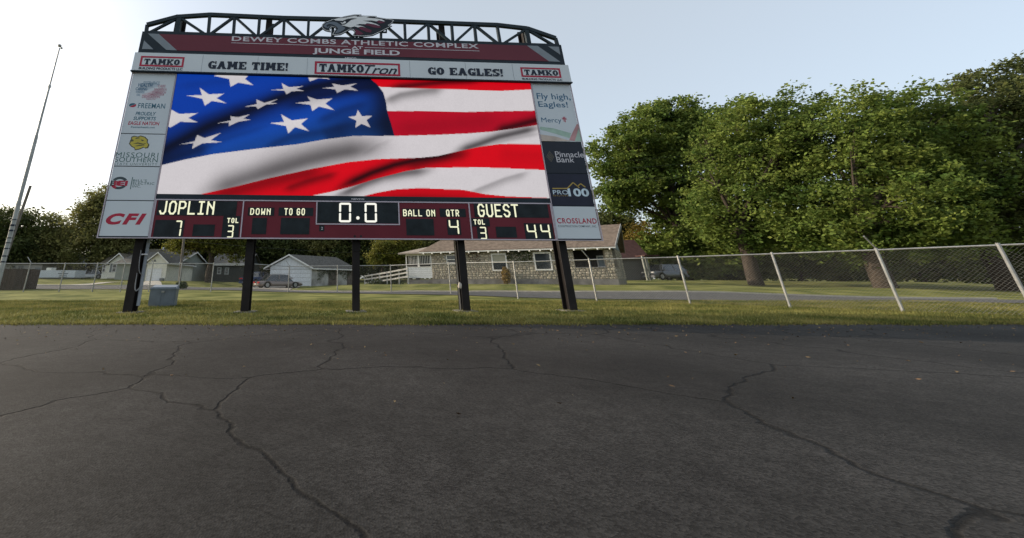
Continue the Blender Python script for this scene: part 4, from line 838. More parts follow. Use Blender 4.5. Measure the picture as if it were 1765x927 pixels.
wallseg(SF, a_en, a_open0, zs0-.4, ze+.1); wallseg(SF, a_open0, a_col0, zs0-.4, z_rail); wallseg(SF, a_col0, LS, zs0-.4, ze+.1, b1=.6)
wallseg(SF, a_open0, a_col0, ze-.12, ze+.1, m=M_white)
# side (right end) wall and back
SE = Frame((CR.x, CR.y, 0), (ey.x, ey.y))
Bk = Vector((CR.x, CR.y))+ey*dep
wallseg(SE, 2.4, dep, zs0-.4, ze+.1, b0=-.0, b1=.2); wallseg(SE, .0, 2.4, zs0-.4, z_rail, b0=0.0, b1=.2)
SBk = Frame((CLx.x+ey.x*dep, CLx.y+ey.y*dep, 0), (CR.x-CLx.x, CR.y-CLx.y)); wallseg(SBk, 0, LS, zs0-.4, ze+.1)
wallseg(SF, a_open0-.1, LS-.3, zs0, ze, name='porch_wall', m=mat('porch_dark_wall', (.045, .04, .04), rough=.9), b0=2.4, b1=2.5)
SEl = Frame((CLx.x+SF.ex.x*a_en, CLx.y+SF.ex.y*a_en, 0), (ey.x, ey.y)); wallseg(SEl, .3, dep, zs0-.4, ze+.1)
m_ = MB(); SF.box(m_, a_open0-.2, LS-.1, zs0-.2, zs0+.35, .3, 2.4); m_.build('porch_floor', M_conc, h5)
# stones
def stones(fr, regions, holes, out=-.035, cell=(.29, .2), name='stone_facing'):
    v = []; f = []
    for (a0, a1, z0, z1) in regions:
        z = z0; row = 0
        while z < z1-.05:
            hh = cell[1]*random.uniform(.8, 1.25); x = a0-random.uniform(0, .2)
            while x < a1:
                ww = cell[0]*random.uniform(.55, 1.5); cx_, cz_ = x+ww/2, z+hh/2+random.uniform(-.03, .03)
                lo, hi = max(x, a0)+.012, min(x+ww, a1)-.012
                if hi-lo > .08 and not any(l-.02 < cx_ < r+.02 and b-.02 < cz_ < t+.02 for l, r, b, t in holes):
                    n = 7; k = len(v); rw = (hi-lo)/2*.96; rz_ = hh/2*.95; cx_ = (lo+hi)/2; ph = random.random()
                    o_ = out*random.uniform(.6, 1.5)
                    for s_, dd in ((1.0, 0), (.72, o_)):
                        for i in range(n):
                            A = 2*math.pi*(i+ph)/n; sq = 1/max(abs(math.cos(A)), abs(math.sin(A)))**.6
                            v.append(tuple(fr.P(cx_+rw*math.cos(A)*sq*s_*random.uniform(.88, 1.02), min(max(cz_+rz_*math.sin(A)*sq*s_*random.uniform(.88, 1.02), z0), z1), -.002+dd)))
                    f += [(k+i, k+(i+1) % n, k+n+(i+1) % n, k+n+i) for i in range(n)]+[tuple(k+n+i for i in range(n))]
                x += ww
            z += hh
    me_ = bpy.data.meshes.new(name); me_.from_pydata(v, [], f); o = link(name, me_, M_stone, h5); o['kind'] = 'stuff'
wins = [(769.5, 439, 788, 455.5), (847.5, 436.5, 874, 467), (920.5, 434.5, 951, 466)]
holes = []
for l, t, r, b in wins: holes.append((SF.hit(l, (t+b)/2)[0], SF.hit(r, (t+b)/2)[0], SF.hit((l+r)/2, b)[1], SF.hit((l+r)/2, t)[1]))
stones(SF, [(a_en, a_open0, z_fd, ze+.05), (a_open0, a_col0, z_fd, z_rail), (a_col0, LS, z_fd-.0, ze+.05)], holes)
stones(SE, [(0, 2.4, z_fd, z_rail), (2.4, dep, z_fd, ze+.05)], [(4.6, 5.9, zs0+.7, zs0+2.4)])
m_ = MB(); SF.box(m_, a_en, LS+.02, zs0-.4, z_fd, -.04, -.003); m_.build('foundation', M_found, h5)
blind = mat('window_blind', (.33, .32, .26), rough=.7, var=.06)
window(SF, h5, *wins[0], cols=1, rows=2); window(SF, h5, *wins[1], cols=1, rows=2, fw=.12, glass=blind); window(SF, h5, *wins[2], cols=1, rows=2, fw=.12)
# enclosed white porch at the left end
m_ = MB(); SF.box(m_, 0, a_en, zs0-.4, zs0+.42, .12, 2.5); m_.build('porch_base', M_found, h5)
zw0 = SF.hit(722, 461)[1]; zw1 = SF.hit(722, 440)[1]; zsk = SF.hit(722, 479)[1]
nb = 5
for k in range(nb): m_ = MB(); SF.box(m_, 0, a_en+.03, zsk+(zw0-zsk)*k/nb+.006, zsk+(zw0-zsk)*(k+1)/nb-.006, .0, .1); m_.build('siding_board', mat('porch_white', (.66, .68, .70), rough=.55, var=.05), h5)
m_ = MB(); SF.box(m_, 0, a_en, zw0, zw0+.08, -.03, .1); SF.box(m_, 0, a_en, zw1-.02, ze, .0, .1); SF.box(m_, 0, .1, zw0+.08, zw1-.02, .0, .1); SF.box(m_, a_en-.1, a_en, zw0+.08, zw1-.02, .0, .1); SF.box(m_, a_en*.5-.1, a_en*.5+.1, zw0+.08, zw1-.02, .0, .1); m_.build('porch_frame', M_white, h5)
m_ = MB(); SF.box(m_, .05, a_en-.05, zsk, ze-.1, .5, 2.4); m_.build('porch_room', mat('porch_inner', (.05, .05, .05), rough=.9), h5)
for s0, s1 in ((.1, .5), (.5, .95)):
    for k in range(7):
        a = a_en*(s0+.03)+(a_en*(s1-s0-.06))*k/6; m_ = MB(); SF.box(m_, a-.02, a+.02, zw0+.3, zw1-.03, .03, .06); m_.build('window_bar', M_white, h5)
    m_ = MB(); SF.box(m_, a_en*s0+.1, a_en*s1-.05, zw0+.28, zw0+.34, .025, .062); m_.build('window_bar', M_white, h5)
# vertical porch things on the right: window behind, sill, side windows
wp = Frame(SF.P(0, 0, 2.38), (SF.ex.x, SF.ex.y)); window(wp, h5, 1029, 440.5, 1043, 460.5, cols=1, rows=1, fw=.1, glass=mat('curtain_blue', (.25, .29, .31), rough=.8))
m_ = MB(); SF.box(m_, a_open0, a_col0, z_rail, z_rail+.07, -.05, .3); m_.build('porch_sill', M_found, h5)
for l, r in ((1085.5, 1089.5), (1091.5, 1096)):
    m_ = MB(); a0 = SE.hit(l, 450)[0]; a1 = SE.hit(r, 450)[0]
    SE.box(m_, a0, a1, SE.hit(l, 457)[1], SE.hit(l, 444)[1], -.06, -.002); m_.build('white_shutter', M_white, h5)
# roof: ridge parallel to the long front
rr = at(1070.3, 388.8, 36.4); zrg = rr.z
er = Vector((rr.x, rr.y)); Lr = Vector((SF.ex.x, SF.ex.y))
def V3(p2, z): return Vector((p2.x, p2.y, z))
fe = Vector((CR.x, CR.y))-ey*.45; fe_r = fe+Lr*.35; fe_l = Vector((CLx.x, CLx.y))-ey*.45+Lr*(a_en-1.0)
be_r = Vector((CR.x, CR.y))+ey*(dep+.4)+Lr*.35; be_l = be_r-Lr*(LS-a_en+1.6)
rg_r = er; rg_l = er-Lr*(LS-a_en-.3)
zee = ze-.02; th_ = Vector((0, 0, .14))
def slab(name, p, m, par=h5): mb = MB(); mb.hexa([*p, *[q+th_ for q in p]]); return mb.build(name, m, par)
slab('roof', [V3(fe_l, zee), V3(fe_r, zee), V3(rg_r, zrg), V3(rg_l, zrg)], M_shbr)
slab('roof', [V3(rg_l, zrg), V3(rg_r, zrg), V3(be_r, zee), V3(be_l, zee)], M_shbr)
slab('roof', [V3(fe_l, zee), V3(rg_l, zrg), V3(be_l, zee), V3((fe_l+be_l)/2, zee)], M_shbr)
# gable end wall, light siding
gcr = Vector((CR.x, CR.y)); MB().add([V3(gcr, ze), V3(gcr+ey*dep, ze), V3(gcr+ey*dep*.5, zrg-.25)], [(0, 1, 2)]).build('gable_wall', siding('siding_bluegrey', (.30, .34, .36)), h5)
for a, b in ((V3(fe_r, zee), V3(rg_r, zrg)), (V3(rg_r, zrg), V3(be_r, zee))): MB().beam(a+th_*.4, b+th_*.4, .05, .26, up=(0, 0, 1)).build('rake_board', mat('rake_grey', (.30, .30, .30), rough=.6), h5)
MB().beam(V3(fe_l, zee+.02), V3(fe_r, zee+.02), .06, .1, up=(0, 0, 1)).build('fascia', M_white, h5)
for k in range(19):
    t = (k+.5)/19; q = fe_l.lerp(fe_r, t); o = MB().box(-.05, .05, -.05, .3, -.14, -.03).build('rafter_tail', M_white, h5, off=False)
    o.location = (q.x-h5.location.x, q.y-h5.location.y, zee-zs0+.0); o.rotation_euler = (0, 0, math.atan2(ey.y, ey.x)-math.pi/2)
# lean-to roof over the enclosed porch
pl = at(692, 440.2, 40.6); fp = [Vector((pl.x, pl.y)), Vector((CLx.x, CLx.y))-ey*.4+Lr*(a_en+.6)]
zf = SF.hit(722, 438)[1]
slab('porch_roof', [V3(Vector((CLx.x, CLx.y))-ey*.45-Lr*.55, zf), V3(Vector((CLx.x, CLx.y))-ey*.45+Lr*(a_en+.2), zf+.02), V3(Vector((CLx.x, CLx.y))+ey*2.2+Lr*(a_en+.4), zf+1.0), V3(Vector((CLx.x, CLx.y))+ey*3-Lr*.3, zf+.5)], mat('shingle_pale', (.30, .26, .22), rough=.9, var=.1))
# vines on the stone wall and a dry shrub at its foot
def leafcloud(name, pts_fn, n, size, m, parent=None, off=True):
    P_ = pts_fn(n); a = rng.normal(size=(n, 3)); a /= np.linalg.norm(a, axis=1)[:, None]; b = rng.normal(size=(n, 3)); b -= a*(a*b).sum(1)[:, None]; b /= np.linalg.norm(b, axis=1)[:, None]
    s_ = size*rng.uniform(.6, 1.3, (n, 1)); v = np.stack([P_-a*s_, P_-b*s_*.55, P_+a*s_, P_+b*s_*.55], 1).reshape(-1, 3)
    return link(name, np_mesh(name, v, np.arange(4*n).reshape(-1, 4)), m, parent, off)
M_vine = mat('vine_leaf', (.05, .07, .025), rough=.8, var=.3, island=.4); M_dry = mat('dry_leaf', (.24, .16, .04), rough=.8, var=.3, island=.3, trans=.2)
def vine_pts(px0, px1, zlo, zhi):
    def fn(n):
        a0 = SF.hit(px0, 450)[0]; a1 = SF.hit(px1, 450)[0]; a = rng.uniform(a0, a1, n); k = rng.random(n)**2; z = zhi-(zhi-zlo)*k
        p = [SF.P(x, y, -.08+.04*rng.standard_normal()) for x, y in zip(a, z)]; return np.array([tuple(q) for q in p])
    return fn
vi = empty('climbing_vine', tuple(SF.P(SF.hit(884, 450)[0], zs0, -.1)), 'dark green vine hanging under the eaves between the two large windows', 'vine')
leafcloud('foliage', vine_pts(874, 918, ze-1.1, ze), 900, .07, M_vine, vi)
vi = empty('climbing_vine', tuple(SF.P(SF.hit(816, 450)[0], zs0, -.1)), 'sparse brownish vine on the stone wall right of the scoreboard post', 'vine')
leafcloud('foliage', vine_pts(808, 830, ze-1.0, ze-.1), 180, .06, mat('vine_brown', (.12, .07, .05), rough=.8, island=.3), vi)
def blob_pts(c, rx, ry, rz):
    def fn(n): q = rng.normal(size=(n, 3)); q /= np.linalg.norm(q, axis=1)[:, None]; q *= rng.random((n, 1))**.45; return np.array(c)+q*np.array([rx, ry, rz])
    return fn
c5 = SF.P(SF.hit(873, 478)[0], zs0+.75, -.45); sh_ = empty('dry_shrub', (c5.x, c5.y, zs0), 'yellowed dry shrub standing against the fieldstone wall', 'shrub')
leafcloud('foliage', blob_pts(c5, .42, .35, .8), 700, .09, M_dry, sh_)
MB().tube((c5.x, c5.y, zs0-.1), (c5.x, c5.y, zs0+1.0), .03, .01, n=6).build('stem', mat('bark', (.09, .07, .055), rough=.9, var=.3, scale=5, bump=.5), sh_)

# dark red roofed house behind, at the right
D6 = 46.0; z6 = tz(gx(1110, D6), D6)
h6 = empty('dark_roof_house', (gx(1075, D6), D6, z6), 'low house with a dark maroon roof and pale porch posts behind the fieldstone house', 'house')
a_, b_ = gx(1060, D6), gx(1122, D6)
gable(h6, (b_, D6), (b_+2.5, D6+7), (a_+2.5, D6+7), (a_, D6), z6, 2.5, 2.2, siding('siding_taupe', (.12, .115, .11)), mat('shingle_maroon', (.075, .038, .034), rough=.9, var=.2, scale=3), trim=False)
for px in (1113.5, 1119.5): p = at(px, 470, D6-1.2); MB().box(p.x-.09, p.x+.09, p.y-.09, p.y+.09, z6-.2, z6+2.6).build('porch_post', mat('post_pale', (.26, .27, .24), rough=.7), h6)
MB().box(gx(1108, D6)-.3, gx(1124, D6)+.3, D6-1.5, D6+.2, z6+2.55, z6+2.7).build('porch_roof', MATS['shingle_maroon'], h6)

# mobile home far left, hip roofed house behind it
D7 = 62.0; A7 = gx(-40, D7); B7 = gx(68, D7); z7 = at(40, 480, D7).z; zt7 = at(40, 456, D7).z
h7 = empty('mobile_home', (A7, D7, z7), 'long beige single-storey mobile home at the far left behind the street', 'house')
MB().box(A7, B7, D7, D7+5, z7-.4, zt7).build('wall', mat('beige_siding', (.27, .26, .24), rough=.6, var=.12, scale=1), h7)
MB().box(A7-.2, B7+.2, D7-.25, D7+5.2, zt7+.002, zt7+.16).build('roof', M_shing, h7)
f7 = facade_of((A7, D7), (B7, D7)); window(f7, h7, 30.5, 458, 40, 468.5, cols=2, rows=1, frame_m=M_shut); window(f7, h7, 22, 457.5, 27, 462.5, cols=1, rows=1, frame_m=M_shut)
m_ = MB(); (x0, zz1), (x1, zz0) = f7.hit(64, 461), f7.hit(69, 477); f7.box(m_, x0-.3, x1-.3, z7+.2, zz1, -.04, -.002); m_.build('door', M_shut, h7)
D8 = 70; z8 = tz(gx(108, D8), D8); h8 = empty('hip_roof_house', (gx(95, D8), D8, z8), 'grey house with a pale pointed roof half hidden by trees behind the white sign', 'house')
gable(h8, (gx(92, D8), D8), (gx(125, D8), D8), (gx(125, D8), D8+8), (gx(92, D8), D8+8), z8, 2.3, 1.9, siding('siding_far', (.16, .165, .17)), mat('shingle_far', (.17, .18, .19), rough=.9), trim=False)
# white board sign / trailer
D9 = 56.0; x0 = gx(66.7, D9); x1 = gx(127.8, D9); z0 = at(90, 479.8, D9).z; z1 = at(90, 465.6, D9).z
sg = empty('white_trailer', (x0, D9, z0), 'low white box trailer with dark lettering standing on the far left lawn', 'trailer')
MB().box(x0, x1, D9, D9+2.2, z0+.12, z1).build('body', mat('trailer_white', (.50, .54, .58), rough=.5, var=.05), sg)
MB().box(x0+.3, x1-.3, D9+.3, D9+1.9, z0-.1, z0+.12).build('chassis', M_shut, sg)
F9 = Frame((x0, D9, 0), (1, 0))
for l, r, y in ((105.5, 112.5, 468.3), (100, 117.5, 471.4), (102, 115, 474.2), (101, 116, 477.1)): m_ = MB(); F9.box(m_, F9.hit(l, y)[0], F9.hit(r, y)[0], F9.hit(l, y+.5)[1], F9.hit(l, y-.5)[1], -.012, -.002); m_.build('dark_line', M_ink, sg)
MB().box(gx(80, D9+1), gx(88, D9+1), D9+.6, D9+1.6, z1+.002, z1+.36).build('roof_unit', M_cream, sg)
# brown enclosure, far left
D10 = 30.0; z10 = tz(gx(0, D10), D10); e10 = empty('wooden_enclosure', (gx(-5, D10), D10, z10), 'dark brown board enclosure at the foot of the tall pole', 'fence')
M_brd = mat('dark_board', (.055, .040, .030), rough=.85, var=.25, scale=3, stretch=(3, 3, .5))
p0, p1 = at(-60, 463, D10), at(29.5, 463.5, D10); nbd = 14
for k in range(nbd):
    a = p0.x+(p1.x-p0.x)*k/nbd; b = p0.x+(p1.x-p0.x)*(k+1)/nbd
    MB().box(a+.008, b-.008, D10+random.uniform(-.008, .008), D10+.05, z10-.2, p0.z+random.uniform(-.02, .02)).build('board', M_brd, e10)
for k in range(8): y = D10+.06+k*.28; MB().box(p1.x-.05, p1.x+random.uniform(-.008, .008), y, y+.27, z10-.2, p0.z+random.uniform(-.02, .02)).build('board', M_brd, e10)

# ------------------------------------------------------------------ wooden ramp railing (three white rails)
rl = empty('rail_fence', tuple(at(664, 489, 40)), 'weathered pale wooden three-rail fence left of the enclosed porch', 'fence')
M_rail = mat('weathered_rail', (.38, .38, .36), rough=.8, var=.2, scale=4)
Rpts = [(628.6, 475, 489, 46), (641, 472.8, 488, 44.6), (654.5, 470.5, 487.5, 43.4), (667, 468.5, 488.5, 42.4), (687.5, 464.5, 488.5, 41), (703, 461.5, 488, 40)]
tp = [at(p, t, d) for p, t, b, d in Rpts]; bt = [at(p, b, d) for p, t, b, d in Rpts]
for t, b in zip(tp, bt): MB().box(t.x-.055, t.x+.055, t.y-.055, t.y+.055, tz(b.x, b.y)-.2, t.z+.05).build('post', M_rail, rl)
for k, dz in enumerate((.06, .42, .80)):
    for a, b in zip(tp[:-1], tp[1:]):
        o_ = Vector((0, -.075, -dz)); MB().beam(a+o_, b+o_, .15, .035, up=(0, 1, 0)).build('rail', M_rail, rl)

# ------------------------------------------------------------------ cars
def car(name, loc, rz, L, W, H, label, paint, kind='sedan', group=None, scale=1.0):
    root = empty(name, loc, label, 'car', group, rz); P_ = paint; N = 44; hl = L/2
    belt = .62*H if kind == 'sedan' else .60*H
    if kind == 'sedan':
        topc = [(-hl, .50), (-hl+.06, .66), (-hl+.15, .70), (-hl+1.1, .745), (-.2, .72), (hl-1.45, .70), (hl-.5, .62), (hl-.12, .54), (hl, .40)]
        cab = [(-hl+.75, .73), (-hl+1.35, 1.0*H-.05), (-hl+1.75, H), (.45, H-.01), (.75, H-.05), (1.45, .71)]
    elif kind == 'suv':
        topc = [(-hl, .55), (-hl+.05, .92), (-hl+.4, 1.0), (0, .98), (hl-1.35, .96), (hl-.5, .90), (hl-.12, .78), (hl, .55)]
        cab = [(-hl+.1, .98), (-hl+.45, H-.1), (-hl+.9, H), (.4, H), (.75, H-.06), (hl-1.2, .95)]
    else:  # pickup / dark van
        topc = [(-hl, .6), (-hl+.05, .98), (-hl+.4, 1.0), (0, 1.0), (hl-1.35, 1.02), (hl-.4, .96), (hl-.1, .85), (hl, .55)]
        cab = [(-.9, 1.0), (-.75, H-.08), (-.5, H), (.6, H), (.85, H-.06), (hl-1.25, 1.0)]
    tc = np.array(topc); wx = [-hl+.95, hl-.9]; wr = .33 if kind == 'sedan' else .37
    xs_ = sorted(set(list(np.linspace(-hl, hl, N))+[w-wr-.05 for w in wx]+[w+wr+.05 for w in wx]))
    rows_ = []; zb_ = .2 if kind == 'sedan' else .28
    for x in xs_:
        zt = float(np.interp(x, tc[:, 0], tc[:, 1])); zb0 = zb_+.12*max(0, (abs(x)-hl+.35)/.35)**2
        for w in wx:
            if abs(x-w) < wr+.06: zb0 = max(zb0, .0+math.sqrt(max(0, (wr+.07)**2-(x-w)**2))+wr)
        zb0 = min(zb0, zt-.06); e = 1-.16*max(0, (abs(x)-hl+.6)/.6)**2; w2 = W/2*e; zm = min(max(zb0+.02, .45*H*.8), zt-.03)
        rows_.append([(x, -w2+.04, zb0), (x, -w2, (zb0+zm)/2), (x, -w2+.005, zm), (x, -w2+.05, zt-.035), (x, -w2+.16, zt), (x, 0, zt+.025), (x, w2-.16, zt), (x, w2-.05, zt-.035), (x, w2-.005, zm), (x, w2, (zb0+zm)/2), (x, w2-.04, zb0)])
    k = 11; vs = [p for r in rows_ for p in r]; fs = []
    for i in range(len(rows_)-1):
        for j in range(k-1): a = i*k+j; fs.append((a, a+1, a+k+1, a+k))
        fs.append((i*k+k-1, i*k, (i+1)*k, (i+1)*k+k-1))
    fs += [tuple(range(k)), tuple(range((len(rows_)-1)*k+k-1, (len(rows_)-1)*k-1, -1))]
    MB().add(vs, fs).build('body', P_, root, off=False, smooth=True)
    # cabin: glass volume, then roof and pillars a few mm proud
    cb = np.array(cab); cx0, cx1 = cb[0, 0], cb[-1, 0]; cs = np.unique(np.r_[np.linspace(cx0, cx1, 26), cb[:, 0]]); hw = W/2-.1; tin = .2
    def sec(x, g=0.0):
        z = float(np.interp(x, cb[:, 0], cb[:, 1]))+g; b = belt+.02 if kind == 'sedan' else belt+.0; b = min(float(np.interp(x, tc[:, 0], tc[:, 1]))-.03, z-.001)
        fr_ = (z-b)/(H-b+.001); w2 = hw+g-tin*fr_; return [(x, -hw-g, b), (x, -w2, z-.02), (x, -w2+.08, z), (x, w2-.08, z), (x, w2, z-.02), (x, hw+g, b)]
    vs = [p for x in cs for p in sec(x)]; fs = []
    for i in range(len(cs)-1): fs += [(i*6+j, i*6+j+1, i*6+j+7, i*6+j+6) for j in range(5)]
    MB().add(vs, fs).build('windows', M_glass, root, off=False, smooth=False)
    rx0, rx1 = cb[1, 0]+.05, cb[-2, 0]+.02; rs = np.linspace(rx0, rx1, 12); vs = [p for x in rs for p in sec(x, .012)[1:5]]; fs = []
    for i in range(11): fs += [(i*4+j, i*4+j+1, i*4+j+5, i*4+j+4) for j in range(3)]
    MB().add(vs, fs).build('roof', P_, root, off=False, smooth=True)
    mb = MB()
    for sgn in (-1, 1):
        def sp(x, z): 
            zt = float(np.interp(x, cb[:, 0], cb[:, 1])); b = belt; fr_ = max(0, (z-b)/(H-b)); return (x, sgn*(hw+.012-tin*fr_), z)
        for (xa, xb) in ((cb[0, 0]+.05, cb[1, 0]+.1), (cb[-1, 0]-.02, cb[-2, 0]), ((cb[1, 0]+cb[-2, 0])/2-.05, (cb[1, 0]+cb[-2, 0])/2+.02)):
            mb.beam(sp(xa, belt+.05), sp(xb, H-.04), .07, .03, up=(0, 1, 0))
    mb.build('pillars', P_, root, off=False)
    tyre = mat('tyre_rubber', (.018, .018, .018), rough=.85, var=.1); rim = mat('rim_metal', (.30, .30, .30), rough=.35, metal=.7)
    for w in wx:
        for sgn in (-1, 1):
            y = sgn*(W/2-.11); t = MB(); n = 22
            vs = []
            for dy, rr_ in ((-.1, wr*.62), (-.1, wr*.93), (-.06, wr), (.06, wr), (.1, wr*.93), (.1, wr*.62)):
                vs += [(w+rr_*math.cos(2*math.pi*i/n), y+dy, wr+rr_*math.sin(2*math.pi*i/n)) for i in range(n)]
            fs = [(r*n+i, r*n+(i+1) % n, (r+1)*n+(i+1) % n, (r+1)*n+i) for r in range(5) for i in range(n)]; t.add(vs, fs)
            wh_ = t.build('wheel', tyre, root, off=False, smooth=True)
            r_ = MB(); r_.tube((w, y-.085, wr), (w, y+.085, wr), wr*.62, n=18)
            for q in range(5): A = 2*math.pi*q/5; r_.beam((w, y+sgn*.088, wr), (w+math.cos(A)*wr*.58, y+sgn*.088, wr+math.sin(A)*wr*.58), .07, .02)
            r_.build('rim', rim, wh_, off=False)
    red = mat('tail_lens', (.30, .015, .02), rough=.2, var=.1); clear = mat('lamp_lens', (.5, .5, .48), rough=.15); zl_ = .62 if kind == 'sedan' else .85
    for sgn in (-1, 1):
        MB().box(-hl-.012, -hl+.16, sgn*(W/2-.36)-.22, sgn*(W/2-.36)+.24, zl_-.1, zl_+.05).build('taillight', red, root, off=False)
        MB().box(hl-.3, hl-.02, sgn*(W/2-.33)-.2, sgn*(W/2-.33)+.14, zl_-.12, zl_-.0).build('headlight', clear, root, off=False)
        MB().box(.95, 1.1, sgn*(W/2+.02)-.08, sgn*(W/2+.02)+.08, belt+.0+.02, belt+.14).build('mirror', P_, root, off=False)
        for xd in (-.75, .3): MB().box(xd, xd+.16, sgn*(W/2+.002)-.015, sgn*(W/2+.002)+.015, belt-.12, belt-.09).build('door_handle', P_, root, off=False)
    MB().box(-hl-.06, -hl+.12, -W/2+.12, W/2-.12, .3, .5).build('rear_bumper', P_, root, off=False)
    MB().box(hl-.14, hl+.05, -W/2+.14, W/2-.14, .26, .46).build('front_bumper', P_, root, off=False)
    MB().box(-hl-.07, -hl-.061, -.18, .18, .38, .48).build('number_plate', M_white, root, off=False)
    return root
def onground(px, D): x = gx(px, D); return (x, D, tz(x, D)+.045)
car('sedan', onground(480, 45.2), R(36), 5.2, 1.85, 1.42, 'champagne four-door sedan parked nose-right beside the white garage', mat('paint_champagne', (.20, .165, .15), rough=.3, var=.04, metal=.5, spec=.6))
car('pickup', onground(445, 50), R(65), 5.0, 1.85, 1.6, 'dark blue pickup parked behind the champagne sedan', mat('paint_blue', (.015, .035, .10), rough=.35, var=.05), kind='pickup')
car('suv', onground(1147, 45.5), R(193), 4.7, 1.85, 1.66, 'silver-grey suv parked in shade under the big tree at the right', mat('paint_silver', (.16, .17, .185), rough=.3, metal=.5, var=.04), kind='suv')
c_ = onground(160, 64); car('white_car', (c_[0], 64, at(160, 480.5, 64).z), R(185), 4.4, 1.75, 1.4, 'small white car partly hidden behind the cream house', mat('paint_white', (.6, .62, .64), rough=.3, var=.03))

# ------------------------------------------------------------------ poles, wires, cabinet
M_steel = mat('pole_steel', (.33, .34, .34), rough=.5, var=.2, scale=2, metal=.2); M_wood = mat('pole_wood', (.16, .14, .12), rough=.9, var=.25, scale=3, stretch=(4, 4, .4), bump=.4)
DP = 20.0; top = at(102.6, 83, DP); b0 = at(2.4, 464, DP); dirp = (b0-top).normalized(); base = top+dirp*((top.z+.1)/-dirp.z)
fpole = empty('tall_flagpole', (base.x, base.y, 0), 'very tall stepped steel pole with a ball finial at the far left', 'flagpole')
def alongp(t): return base+(top-base)*t
secs = [(0, .34, .115), (.34, .60, .088), (.60, .82, .06), (.82, 1.0, .04)]
for a, b, r in secs: MB().tube(alongp(a), alongp(b), r, r*.9, n=14).build('pole_section', M_steel, fpole)
for a in (.34, .60, .82): MB().tube(alongp(a-.006), alongp(a+.004), .1 if a < .5 else .075, n=14).build('collar', M_steel, fpole)
def ball(c, r, name, m, par, n=12): 
    vs = []; fs = []
    for i in range(n+1):
        for j in range(n): th = math.pi*i/n; vs.append((c[0]+r*math.sin(th)*math.cos(2*math.pi*j/n), c[1]+r*math.sin(th)*math.sin(2*math.pi*j/n), c[2]+r*math.cos(th)))
    for i in range(n):
        for j in range(n): fs.append((i*n+j, (i+1)*n+j, (i+1)*n+(j+1) % n, i*n+(j+1) % n))
    return MB().add(vs, fs).build(name, m, par, smooth=True)
ball(at(102.8, 78.6, DP), .1, 'ball_finial', M_galv, fpole); ball(at(106, 82.6, DP), .065, 'pulley', M_galv, fpole)
pr = at(107.5, 84, DP); pe = at(60, 300, DP)
mb = MB(); pr = Vector(pr)
for k in range(1, 13): q = Vector(at(106.5, 84, DP)).lerp(base+Vector((.14, -.1, 1.4)), k/12); mb.tube(pr, q, .006, n=5, cap=False); pr = q
mb.build('halyard', M_wink, fpole)
for k in range(8): t = .275-.021*k+random.uniform(-.004, .004); MB().tube(alongp(t), alongp(t+random.uniform(.003, .007)), .117, n=14).build('strap', M_ink, fpole)
t1 = at(52.7, 320, 36); b1 = at(13.3, 433, 36); d1 = (b1-t1).normalized(); base1 = t1+d1*((t1.z-tz(t1.x, 36)+.3)/-d1.z)
up1 = MB().tube(base1, t1, .15, .11, n=12).build('utility_pole', M_wood); tag(up1, 'short bare wooden pole leaning beside the tall flagpole', 'pole')
t2 = at(318.6, 395, 34); b2 = at(308.5, 497, 34); up2 = MB().tube(b2-Vector((0, 0, .4)), t2, .115, .1, n=12).build('utility_pole', M_wood); tag(up2, 'grey wooden utility pole between the garage house and the yard tree', 'pole')
c_ = at(312.5, 492, 33.6); bz = tz(c_.x, 33.6); bu = empty('low_bush', (c_.x, 33.6, bz), 'small ragged bush at the foot of the utility pole', 'shrub')
leafcloud('foliage', blob_pts((c_.x, 33.6, bz+.25), .55, .4, .35), 900, .07, M_vine, bu)
M_wire = mat('wire_black', (.03, .03, .03), rough=.6)
def wire(a, b, sag, label, r=.012, group='overhead wires'):
    mb = MB(); pr = None
    for k in range(17): t = k/16; p = a.lerp(b, t)-Vector((0, 0, sag*4*t*(1-t))); 
    pr = a
    for k in range(1, 17): t = k/16; p = a.lerp(b, t)-Vector((0, 0, sag*4*t*(1-t))); mb.tube(pr, p, r, n=4, cap=False); pr = p
    tag(mb.build('power_line', M_wire), label, 'wire', group)
wire(at(-40, 340, 45), at(230, 358, 45), .3, 'thin wire crossing the open sky left of the scoreboard', .009)
wire(at(-40, 366, 45), at(240, 388, 45), .3, 'wire crossing in front of the left treetops', .012)
wire(at(318, 415, 34), at(720, 437, 52), .3, 'wire running right from the utility pole behind the scoreboard legs', .014)
wire(at(1030, 280, 36), at(1420, 236, 36), .3, 'upper wire crossing the big right tree'); wire(at(1040, 292, 36), at(1420, 252, 36), .3, 'middle wire crossing the big right tree'); wire(at(1045, 308, 36), at(1420, 282, 36), .4, 'lowest wire crossing the big right tree')
# utility cabinet behind the board
cb0 = at(283, 491, 15.0); cab = empty('metal_cabinet', (cb0.x, 15, 0), 'low blue-grey metal cabinet with a sloping lid behind the scoreboard legs', 'cabinet', rz=.25)
M_cab = mat('cabinet_paint', (.17, .20, .24), rough=.45, var=.1)
hz = cb0.z; cw = .44
MB().box(-cw, cw, 0, .55, 0, hz-.14).build('body', M_cab, cab, off=False)
MB().hexa([(-cw-.02, -.03, hz-.139), (cw+.02, -.03, hz-.139), (cw+.02, .58, hz-.139), (-cw-.02, .58, hz-.139), (-cw+.03, .0, hz-.075), (cw-.03, .0, hz-.075), (cw-.03, .55, hz), (-cw+.03, .55, hz)]).build('lid', M_cab, cab, off=False)
MB().box(-.05, .05, -.045, -.001, hz-.26, hz-.2).build('latch', M_galv, cab, off=False)
for sx in (-1, 1): MB().box(sx*.22-.17, sx*.22+.17, -.012, -.001, .1, hz-.3).build('louvre_panel', M_cab, cab, off=False)
